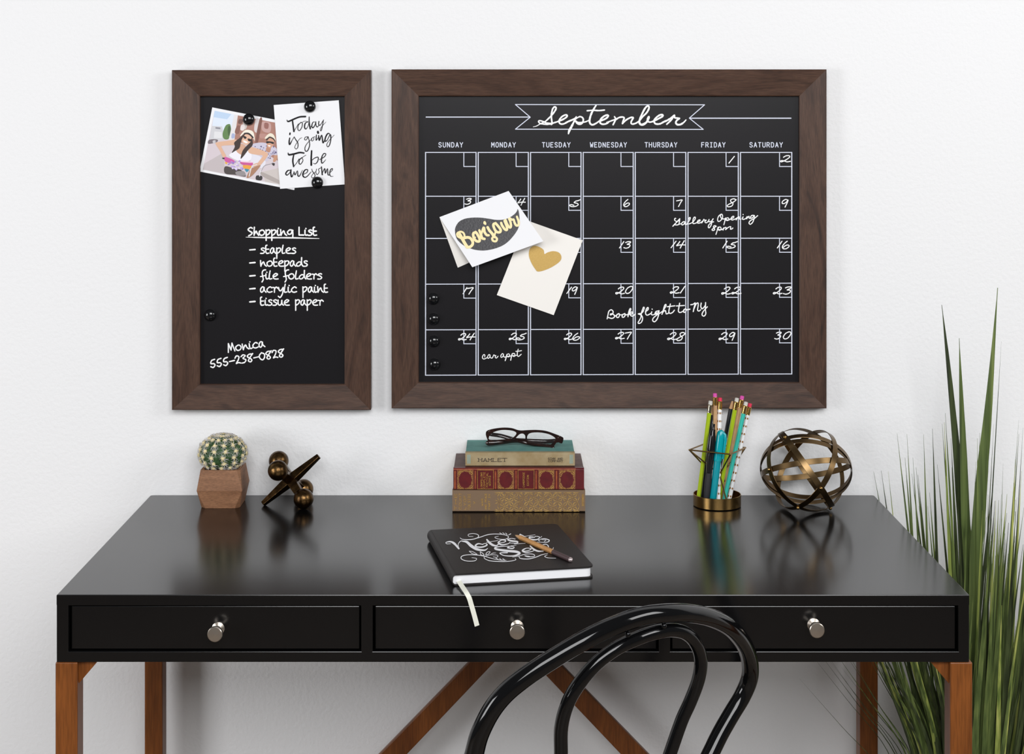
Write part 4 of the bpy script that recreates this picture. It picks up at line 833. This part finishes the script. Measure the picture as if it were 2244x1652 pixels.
for st, wd in (("205,308 145,310 130,288 200,275 265,305 340,388", [10, 12, 14, 30, 46, 34]), ("338,388 330,320 368,268 430,268", [14, 12, 16, 24]), ("400,268 470,280 545,345 640,400 760,415 815,383", [22, 48, 62, 52, 30, 10]), ("735,322 660,308 612,340 645,362 730,362 802,330 775,305 722,320", [14, 26, 34, 26, 30, 26, 14, 18]), ("800,242 840,290 900,332 960,338 1005,300", [30, 46, 44, 24, 12]), ("790,288 980,256", 10),
               ("985,298 1080,285 1108,258 1040,250 988,292 1040,325 1140,312 1180,285", [12, 16, 22, 16, 36, 28, 18, 12]), ("1262,232 1200,222 1142,242 1200,262 1300,275 1285,300 1180,298", [18, 12, 24, 36, 30, 18, 10]), ("1345,160 1400,195 1455,232 1520,245", [34, 46, 40, 14]), ("1395,192 1590,162", 9), ("1565,202 1500,202 1515,235 1615,242 1665,202 1600,187 1580,206", [24, 34, 34, 24, 16, 12, 16]), ("1655,215 1690,200 1700,188", 10),
               ("1625,282 1780,285 1822,252 1740,226 1645,245 1665,262", [8, 16, 20, 16, 12, 16]), ("1700,240 1768,247 1740,273", 11), ("1250,312 1430,302", [12, 7]), ("1140,376 1225,386 1238,358 1100,350 955,365 945,395 1100,422 1280,440 1335,470 1240,508 1085,503 1015,462 1135,456", [26, 24, 12, 14, 26, 40, 48, 50, 44, 26, 16, 20, 22]), ("1140,368 1200,345 1282,332", [14, 12, 6]),
               ("1385,430 1480,420 1525,392 1450,382 1385,420 1430,448 1520,440 1590,415", [12, 14, 18, 14, 36, 26, 16, 12]), ("1510,345 1570,400 1640,430 1725,430", [26, 36, 32, 16]), ("1700,330 1770,318 1808,350 1790,385 1720,350", [14, 16, 20, 16, 10]), ("1770,400 1870,402 1892,370", [16, 14, 8]),
               ("575,190 505,186 498,156 580,142 658,165 648,210 540,240 400,236 362,212", [8, 10, 12, 12, 14, 18, 18, 14, 10]), ("560,240 680,205 820,160 960,150 1100,165 1155,200 1100,235 980,230 930,202 990,186", [10, 16, 16, 14, 14, 16, 14, 12, 10, 8]), ("1010,130 1040,144", 12), ("1060,130 1090,148", 12), ("1108,135 1130,157", 14), ("1190,148 1152,166", [18, 10]),
               ("552,536 630,552 600,588 480,593 385,560 392,512 500,490 640,495 760,515 900,555 1050,580 1120,580", [8, 12, 14, 14, 16, 16, 14, 14, 14, 12, 10, 6]), ("510,430 570,440 640,485 560,470 510,430", 11), ("690,440 738,470 750,500 702,490 690,440", 13), ("780,490 802,450 850,440 830,475 780,490", 13), ("860,480 905,462 950,460", [6, 14, 6]), ("760,510 762,550 850,588 1000,600 1150,598 1270,575 1262,552", [12, 14, 14, 16, 14, 12, 10]), ("775,512 870,490 975,500 965,530 905,525", 11),
               ("950,548 985,562", [16, 8]), ("1010,555 1040,572", [16, 8]), ("1062,558 1100,578", [18, 8]), ("1220,530 1330,510 1430,480 1555,480 1580,512 1480,525 1420,505 1500,515", [6, 12, 14, 14, 14, 14, 12, 12]), ("1325,512 1350,550 1480,558 1600,530 1700,490 1800,468", [12, 16, 18, 16, 14, 8]), ("1930,546 1800,540 1748,515 1790,492", [8, 12, 14, 8])):
    I.stroke(st, [q_*0.8 for q_ in (wd if hasattr(wd, '__len__') else [wd, wd])])
b.build('cover_lettering', M['paper'], nc)
# ---- pencils and pens
M['cedar'] = wood('bare_cedar', [(0.3, lin((198, 152, 108))), (0.7, lin((220, 178, 134)))], (60, 60, 60), 1.0, 0.55, 0.5)
M['oakpencil'] = pm('tan_pencil_wood', lin((196, 146, 88)), 0.5, var=(120, lin((180, 128, 72))))
M['plum'] = pm('plum_brown_dip', lin((74, 56, 58)), 0.35)
M['silver'] = pm('rose_silver_cap', lin((214, 196, 196)), 0.25, metal=0.8)
M['lime'] = pm('lime_green_lacquer', lin((166, 190, 30)), 0.25); M['tealp'] = pm('teal_lacquer', lin((60, 188, 172)), 0.22); M['blackp'] = pm('black_pencil_lacquer', lin((26, 25, 28)), 0.28)
M['whitep'] = pm('white_lacquer', (0.86, 0.86, 0.88), 0.35); M['ferrule'] = pm('shiny_gold_ferrule', lin((216, 178, 104)), 0.18, metal=1); M['silverf'] = pm('shiny_silver_ferrule', lin((200, 186, 160)), 0.18, metal=1)
M['dotgold'] = pm('gold_dots', lin((146, 98, 34)), 0.4); M['pinke'] = pm('magenta_eraser', lin((216, 84, 170)), 0.8); M['rede'] = pm('coral_red_eraser', lin((222, 52, 86)), 0.8); M['whitee'] = pm('off_white_eraser', lin((206, 202, 194)), 0.8)
M['graphite'] = pm('graphite', lin((60, 58, 58)), 0.4, metal=0.3)
M['penblack'] = pm('gloss_black_plastic', lin((18, 17, 19)), 0.12, spec=0.6); M['rubber'] = pm('matt_black_rubber', lin((30, 29, 33)), 0.6); M['marker'] = pm('turquoise_plastic', lin((0, 158, 168)), 0.18, spec=0.6); M['markerclear'] = pm('turquoise_barrel', lin((8, 146, 158)), 0.3)
PENS = 'pencils and pens in the brass cup'
def pencil(label, top, bot, r, shaft, end, ferr=None, er=None, dots=False, name='pencil', grp=PENS):
    d = (bot-top).normalized(); L = (bot-top).length
    o = thing(name, label, 'pencil', tuple(bot), grp); Mx = axisM(top, d)
    s0 = 0.0
    if end == 'eraser':
        b = MB(); b.lathe([(r*0.6, 0), (r*0.92, 0.0006), (r*0.95, 0.0062)], Mx, 16); b.build('eraser', er, o)
        b = MB(); pr = [(r*1.04, 0.006)]
        for i in range(5): pr += [(r*1.10, 0.0065+i*0.0024), (r*0.99, 0.0077+i*0.0024)]
        b.lathe(pr+[(r*1.06, 0.0195)], Mx, 20); b.build('ferrule', ferr, o); s0 = 0.0193
    elif end == 'point':
        b = MB(); b.lathe([(0.0004, 0), (r*0.32, 0.0055), (r*0.34, 0.0056), (r*0.98, 0.0185)], Mx, 16, 0); b.m = [1 if i < 16 else 0 for i in range(len(b.m))]; b.build('point', [M['cedar'], M['graphite']], o); s0 = 0.0183
    b = MB(); b.lathe([(r, s0), (r, L)], Mx, 8 if not dots else 20, smooth=dots)
    if dots:
        nr = int((L-s0)/0.0129)
        for i in range(nr):
            for k_ in range(6):
                a = math.radians(60*k_+ (15)); c = Vector((math.cos(a), math.sin(a), 0)); t_ = Vector((-math.sin(a), math.cos(a), 0)); p0 = c*r*1.015+Vector((0, 0, s0+0.006+i*0.0129))
                b.add([Mx @ p0]+[Mx @ (p0+t_*0.0013*math.cos(2*math.pi*j/10)-c*0.00022*math.cos(2*math.pi*j/10)**2+Vector((0, 0, 0.0019*math.sin(2*math.pi*j/10)))) for j in range(10)], [(0, 1+j, 1+(j+1) % 10) for j in range(10)], 1)
    b.build('shaft', [shaft, M['dotgold']], o)
    return o
YC = -0.075
def line3(t, yt, bt, yb_):
    a = P(t[0], t[1], YC+yt); c = P(bt[0], bt[1], YC+yb_)
    k_ = (T+0.0035-a.z)/(c.z-a.z); return a, a+(c-a)*k_
dish = thing('pencil_cup', 'brass dish and bent wire pencil cup on the right half of the desk', 'pencil cup', ((1571.4-CX)/1335.7, YC, T))
dc = ORG[dish]; R = 0.039
b = MB(); b.lathe([(R-0.001, 0.0008), (R, 0.0016), (R, 0.0192), (R-0.0006, 0.0196), (R-0.0012, 0.0192), (R-0.0012, 0.003), (0.0001, 0.003)], Matrix.Translation(dc), 64); b.build('dish', M['brass'], dish)
tops = dict(L=P(1510.4, 985.8, YC-.0195), F=P(1600.8, 995.3, YC-.0465), R=P(1633.5, 980.8, YC+.0195), B=P(1545, 972.0, YC+.046))
W1 = P(1577.0, 1039, YC-.0095); W2 = P(1578.6, 1037, YC-.006); W3 = P(1600, 1030, YC+.020); W4 = P(1552, 1030, YC+.016)
b = MB(); rw = 0.00125
def wire(*p): b.tube(list(p), rw, 10)
for a, c in (('L', 'F'), ('F', 'R'), ('R', 'B'), ('B', 'L')): wire(tops[a], tops[c])
for a in tops.values(): b.ball(a, rw*1.15, 10, 6)
wb = [P(1591.7, 1096, YC-.0345), Vector((dc.x-0.026, YC-0.0265, T+0.016)), Vector((dc.x+0.026, YC+0.0265, T+0.016)), Vector((dc.x-0.024, YC+0.0285, T+0.016))]
wire(tops['L'], W1); wire(tops['F'], W1); wire(tops['R'], W2); wire(tops['B'], W4); wire(tops['R'], W3); wire(tops['L'], W4)
wire(W1, wb[0]); wire(W1, wb[1]); wire(W2, wb[2]); wire(W4, wb[3]); wire(W3, wb[2])
b.build('wire_frame', M['brass'], dish)
rp_ = 0.0036
def pc_(label, t, yt, bt, yb_, *a, **k_):
    A, B = line3(t, yt, bt, yb_); return pencil(label, A, B, rp_, *a, **k_)
pc_('lime green pencil with grey eraser, leftmost in the brass cup', (1557.4, 878.2), 0.0, (1531, 1089), -0.008, M['lime'], 'eraser', M['silverf'], M['whitee'])
pc_('black pencil mostly hidden between the left lime green pencil and the black pen', (1561.5, 884), 0.012, (1538.5, 1089), 0.003, M['blackp'], 'point')
pc_('bare wood pencil with magenta eraser, tallest at the left of the cup', (1566.8, 861.6), 0.004, (1568, 1089), -0.001, M['cedar'], 'eraser', M['ferrule'], M['pinke'])
pc_('white gold-dotted pencil with red eraser, behind the turquoise marker', (1577.8, 871.0), 0.008, (1574, 1089), -0.015, M['whitep'], 'eraser', M['ferrule'], M['rede'], dots=True)
pc_('black pencil with its sharpened bare point upward in the cup', (1606.5, 871.3), 0.012, (1564, 1089), 0.014, M['blackp'], 'point')
pc_('lime green pencil with white eraser, right of the sharpened black pencil', (1615.2, 871.8), -0.003, (1576, 1089), -0.004, M['lime'], 'eraser', M['ferrule'], M['whitee'])
pc_('bare wood pencil with magenta eraser at the right of the cup', (1626.8, 867.3), 0.010, (1582, 1089), 0.010, M['cedar'], 'eraser', M['ferrule'], M['pinke'])
pc_('teal pencil with white eraser leaning right in the cup', (1635.2, 880.4), -0.003, (1588.5, 1089), -0.012, M['tealp'], 'eraser', M['ferrule'], M['whitee'])
pc_('white gold-dotted pencil with red eraser, rightmost in the brass cup', (1643.8, 883.6), 0.018, (1599, 1089), 0.0, M['whitep'], 'eraser', M['ferrule'], M['rede'], dots=True)
A, B = line3((1563.5, 928.5), -0.0225, (1548.5, 1090), -0.0262)
d = (B-A).normalized(); L = (B-A).length; Mx = axisM(A, d)
pn = tag(thing('ballpoint_pen', '', '', tuple(B)), 'glossy black retractable pen standing at the front of the brass cup', 'pen', PENS)
b = MB(); b.lathe([(0.0026, 0), (0.0028, 0.001), (0.0028, 0.010), (0.0040, 0.012), (0.0056, 0.022), (0.0066, 0.036), (0.0064, 0.052), (0.0054, 0.066), (0.0050, 0.080)], Mx, 24); b.build('upper_barrel', M['penblack'], pn)
b = MB(); b.lathe([(0.0049, 0.0795), (0.0050, 0.0815), (0.0058, 0.095), (0.0054, 0.112), (0.004, min(0.128, L-0.006)), (0.001, L)], Mx, 24); b.build('rubber_grip', M['rubber'], pn)
b = MB(); sd = Vector((0.25, -1, 0)).normalized(); b.beam(A+d*0.009+sd*0.0062, A+d*0.046+sd*0.0082, 0.0030, 0.0012, up=tuple(sd)); b.beam(A+d*0.009+sd*0.0015, A+d*0.009+sd*0.0066, 0.0030, 0.0014); b.build('clip', M['penblack'], pn)
A, B = line3((1580.5, 941.5), -0.0235, (1562.5, 1092), -0.0270); d = (B-A).normalized(); L = (B-A).length; Mx = axisM(A, d)
mk_ = tag(thing('marker_pen', '', '', tuple(B)), 'turquoise capped marker pen standing at the front of the brass cup', 'pen', PENS)
b = MB(); b.lathe([(0.0005, 0.0), (0.0045, 0.002), (0.0062, 0.006), (0.0066, 0.012), (0.0068, 0.049), (0.0066, 0.0505)], Mx, 28)
b.build('cap', M['marker'], mk_)
sd = Vector((1, -0.35, 0)).normalized(); b = MB(); b.tube([A+d*0.003+sd*0.002, A+d*0.008+sd*0.0072, A+d*0.016+sd*0.0088, A+d*0.047+sd*0.0084], [0.0022, 0.0025, 0.0024, 0.0018], 12); b.build('clip', M['marker'], mk_)
b = MB(); b.lathe([(0.0060, 0.050), (0.0058, 0.056), (0.0056, L-0.004), (0.003, L)], Mx, 24); b.build('barrel', M['markerclear'], mk_)
A = G(1127.5, 1172, ntop+0.0036); B = G(1251.5, 1227, ntop+0.0036); d = (B-A).normalized(); L = (B-A).length; Mx = axisM(A, d); r = 0.0035
o = thing('pencil', 'natural wood pencil with a plum dipped end lying on the black notebook', 'pencil', (A.x/2+B.x/2, A.y/2+B.y/2, ntop))
b = MB(); b.lathe([(0.0003, 0), (r*0.3, 0.004), (r*0.99, 0.017)], Mx, 12); b.m = [1 if i < 12 else 0 for i in range(len(b.m))]; b.build('point', [M['cedar'], M['graphite']], o)
b = MB(); b.lathe([(r, 0.0168), (r, L*0.70)], Mx, 6, smooth=False); b.build('shaft', M['oakpencil'], o)
b = MB(); b.lathe([(r*1.02, L*0.698), (r*1.02, L-0.002)], Mx, 16); b.build('dipped_end', M['plum'], o)
b = MB(); b.lathe([(r*1.0, L-0.002), (r*0.95, L-0.0005), (r*0.6, L+0.0012), (0.0001, L+0.002)], Mx, 16); b.build('end_cap', M['silver'], o)
# ---- banded brass orb
oc_ = Vector((0.4821, -0.094, 0)); RO = 0.0762; KZ = 0.905; oc_.z = T+RO*KZ+0.0006
orb = thing('metal_orb', 'open orb of riveted dark brass bands on the right end of the desk', 'ornament', (oc_.x, oc_.y, T))
vd = (oc_-Vector((0, -CAMD, EYE))).normalized(); vr = vd.cross(Vector((0, 0, 1))).normalized(); vu = vr.cross(vd)
def vw(x, y, back=False, w_=None):
    a = (x-935)/827; c = -(y-845)/715; w2 = 1-a*a-c*c; w0 = math.sqrt(max(w2, 0)) if w_ is None else w_
    if back: w0 = -w0
    q = np.array((a, c, w0)); return q/np.linalg.norm(q)
def wdir(q): return (vr*q[0]+vu*q[1]-vd*q[2]).normalized()
ringsN = []; orb_parts = []
for p, q in ((vw(575, 325), vw(1190, 1120)), (vw(1190, 1120), vw(800, 1460)), (vw(300, 860), vw(800, 1460)), (vw(575, 325), vw(1400, 370)), (vw(300, 860), vw(950, 705)), (np.array((-1.0, 0, 0)), vw(400, 1225, True))):
    ringsN.append((wdir(p), wdir(q)))
hw = 0.0050/RO
for i, (p, q) in enumerate(ringsN):
    n = p.cross(q).normalized(); t = n.cross(p).normalized(); rf = 1.0-0.018*i/2; vs_ = []; fs = []; NS = 96
    for k_ in range(NS):
        a = 2*math.pi*k_/NS; d = p*math.cos(a)+t*math.sin(a)
        for rr_, sg in ((rf, -1), (rf, 1), (rf-0.013, 1), (rf-0.013, -1)):
            e = d*math.cos(hw)*rr_+n*math.sin(hw)*sg; vs_.append(oc_+Vector((e.x*RO, e.y*RO, e.z*RO*KZ)))
    for k_ in range(NS):
        k2 = (k_+1) % NS
        for j in range(4): fs.append((k_*4+j, k_*4+(j+1) % 4, k2*4+(j+1) % 4, k2*4+j))
    b = MB(); b.add(vs_, fs, 0, False); bo = b.build('band', M['darkbrass'], orb); 
    bv = bo.modifiers.new('bevel', 'BEVEL'); bv.width = 0.0003; bv.segments = 1; bv.limit_method = 'ANGLE'; bv.angle_limit = 0.9
    for pl_ in bo.data.polygons: pl_.use_smooth = True
    bo.data.set_sharp_from_angle(angle=0.7); orb_parts.append(bo)
for x, y in ((575, 325), (300, 860), (1190, 1120), (800, 1460), (1390, 1510)):
    d = wdir(vw(x, y)); b = MB(); b.ball(oc_+Vector((d.x*RO, d.y*RO, d.z*RO*KZ)), 0.0030, 16, 10); orb_parts.append(b.build('rivet', M['brass'], orb))
low = min(v.co.z for o in orb_parts for v in o.data.vertices)      # lowest point of the bands relative to the desk top
for o in orb_parts: o.location.z -= low-0.0003
# ------------------------------------------------------------------ tall potted grass
def leafmat(name, c1, c2, c3):
    m, nt, b = nmat(name); nz = noise_node(nt, 1.0, 2, (160, 160, 4)); r = ramp(nt, nz.outputs['Fac'], [(0.3, lin(c1)), (0.5, lin(c2)), (0.68, lin(c3))])
    nt.links.new(r.outputs[0], b.inputs['Base Color']); b.inputs['Roughness'].default_value = 0.42; b.inputs['Specular IOR Level'].default_value = 0.4
    n2 = noise_node(nt, 900, 2); bumpn(nt, b, n2.outputs['Fac'], 0.25, 0.0006); return m
M['leafd'] = leafmat('dark_grass_leaf', (34, 42, 24), (52, 62, 34), (70, 82, 46))
M['leafm'] = leafmat('green_grass_leaf', (58, 72, 36), (84, 100, 52), (108, 122, 66))
M['leafy'] = leafmat('striped_yellow_green_leaf', (86, 106, 48), (140, 152, 76), (178, 182, 102))
M['pot'] = pm('matt_charcoal_pot', lin((52, 52, 54)), 0.6); M['soil'] = pm('dark_soil', lin((50, 40, 32)), 0.9, bump=(200, 0.6, 0.01))
gb = Vector((0.735, -0.20, 0))
gr = thing('potted_grass', 'tall green artificial grass plant standing at the right end of the desk', 'plant', tuple(gb))
b = MB(); b.lathe([(0.085, 0), (0.09, 0.004), (0.112, 0.20), (0.114, 0.205), (0.108, 0.205), (0.104, 0.18)], Matrix.Translation(gb), 40); b.build('pot', M['pot'], gr)
b = MB(); b.lathe([(0.1045, 0.17), (0.1045, 0.183), (0.0001, 0.190)], Matrix.Translation(gb), 32); b.build('soil', M['soil'], gr)
def blade(b, path, w0, mi, fold=0.35, prof=None):
    c = [Vector(p) for p in cr([tuple(p) for p in path], 6)]; n = len(c); vs_ = []; fs = []
    for i, p in enumerate(c):
        t = (c[min(i+1, n-1)]-c[max(i-1, 0)]).normalized(); sx = t.cross(Vector((random.uniform(-.05, .05), -1, 0))).normalized(); up = sx.cross(t)
        u = i/(n-1); ww = w0*(min(1, 0.75+u*0.8) if u < 0.3 else max(1-((u-0.3)/0.7)**1.5, 0.05))*0.5
        vs_ += [p-sx*ww-up*ww*fold, p, p+sx*ww-up*ww*fold]
    for i in range(n-1): fs += [(3*i, 3*i+1, 3*i+4, 3*i+3), (3*i+1, 3*i+2, 3*i+5, 3*i+4)]
    b.add(vs_, fs, mi, True)
LM = [M['leafd'], M['leafm'], M['leafy']]
def basept(px, y): q = P(px, 1955, y); q.z = 0.186; q.x = min(max(q.x, gb.x-0.085), gb.x+0.085); return q
random.seed(21)
c6 = lambda x, y: (1840+x/2.359, 600+y/2.359)
for path, ys, wpx, mi in (([(528, 160), (560, 450), (600, 850), (622, 1100), (642, 1500)], -0.13, 22, 0), ([(618, 333), (628, 600), (640, 900), (652, 1250), (668, 1640)], -0.16, 21, 1), ([(817, 72), (790, 450), (766, 750), (740, 1020), (720, 1300), (702, 1640)], -0.19, 30, 1)):
    q = [P(*c6(*p), ys) for p in path][::-1]; q = [basept(2128, -0.2)]+q
    b = MB(); blade(b, q, wpx/1400.0, 0, 0.25); b.build('broad_leaf', LM[mi], gr)
b = MB()
tips = [(176, 1022), (215, 1017), (251, 1020), (297, 826), (338, 950), (348, 828), (379, 950), (373, 1033), (405, 1040), (434, 830), (465, 1130), (480, 800), (530, 775), (541, 767), (546, 720), (575, 850), (455, 1200), (410, 1200), (610, 1180), (660, 1060), (705, 970), (725, 822), (712, 850), (738, 1222), (767, 1140), (797, 775), (808, 1170), (836, 350), (845, 980), (908, 957), (917, 1155), (926, 755), (927, 828), (940, 1020), (948, 795), (875, 1520), (785, 1265), (900, 1080), (580, 1000), (548, 960), (505, 985), (395, 1000)]
for i, (x, y) in enumerate(tips):
    tx, ty = c6(x, y); yt = min(-0.007, FPX*0.622/(tx-CX)-2.7+0.035) if tx < 2115 else random.uniform(-0.3, -0.06)
    yt = max(yt, -0.27)
    tip = P(tx, ty, yt); bp = basept(2125+random.uniform(-35, 45)+(tx-2110)*0.25, -0.2+random.uniform(-0.04, 0.05))
    mid_ = bp.lerp(tip, 0.5)+Vector(((tx-2110)*0.00004, 0.004, 0.0)); thin = x in (836, 926, 948, 845, 797)
    blade(b, [bp, bp.lerp(mid_, 0.55), mid_, mid_.lerp(tip, 0.6), tip], (0.0032 if thin else random.uniform(0.0045, 0.0085)), random.choice([0, 0, 1, 1, 2]))
for i in range(150):                         # dense right side
    tx = random.uniform(2132, 2330); ty = random.uniform(1080, 1480) if tx > 2150 else random.uniform(1180, 1500); yt = random.uniform(-0.34, -0.05)
    tip = P(tx, ty, yt); bp = basept(2100+(tx-2130)*0.55+random.uniform(-25, 25), -0.2+(yt+0.2)*0.4)
    mid_ = bp.lerp(tip, 0.5)+Vector((random.uniform(-.008, .008), 0, 0))
    if tip.x < 0.64: continue
    blade(b, [bp, bp.lerp(mid_, 0.5), mid_, mid_.lerp(tip, 0.5), tip], random.uniform(0.004, 0.013), random.choice([0, 0, 0, 0, 1, 1, 1, 2]))
und = [(1752, 1487, 1.5), (1770, 1424, 1.5), (1786, 1418, 2), (1802, 1420, 1.5), (1812, 1440, 1.5), (1820, 1415, 3), (1838, 1410, 2), (1844, 1462, 2), (1846, 1412, 2.5), (1880, 1400, 3), (1886, 1395, 4), (1893, 1390, 6)]
und += [(random.uniform(1888, 2062), random.uniform(1318, 1425), random.choice([3, 4, 5, 7, 9, 11])) for i in range(64)]
for tx, ty, wp in und:
    yt = random.uniform(-0.30, -0.17); tip = P(tx, ty, yt)
    if tip.z > 0.652: tip.z = 0.652
    bp = basept(2080+(tx-1900)*0.22+random.uniform(-12, 12), -0.2+random.uniform(-0.05, 0.05))
    mid_ = bp.lerp(tip, 0.55)+Vector((0.036 if tx < 1900 else 0.012, 0, 0.006))
    blade(b, [bp, bp.lerp(mid_, 0.5), mid_, mid_.lerp(tip, 0.5), tip], wp/1400.0*1.25, random.choice([0, 0, 0, 1, 1, 1, 2]) if wp > 2 else 0)
b.build('grass_blades', LM, gr)
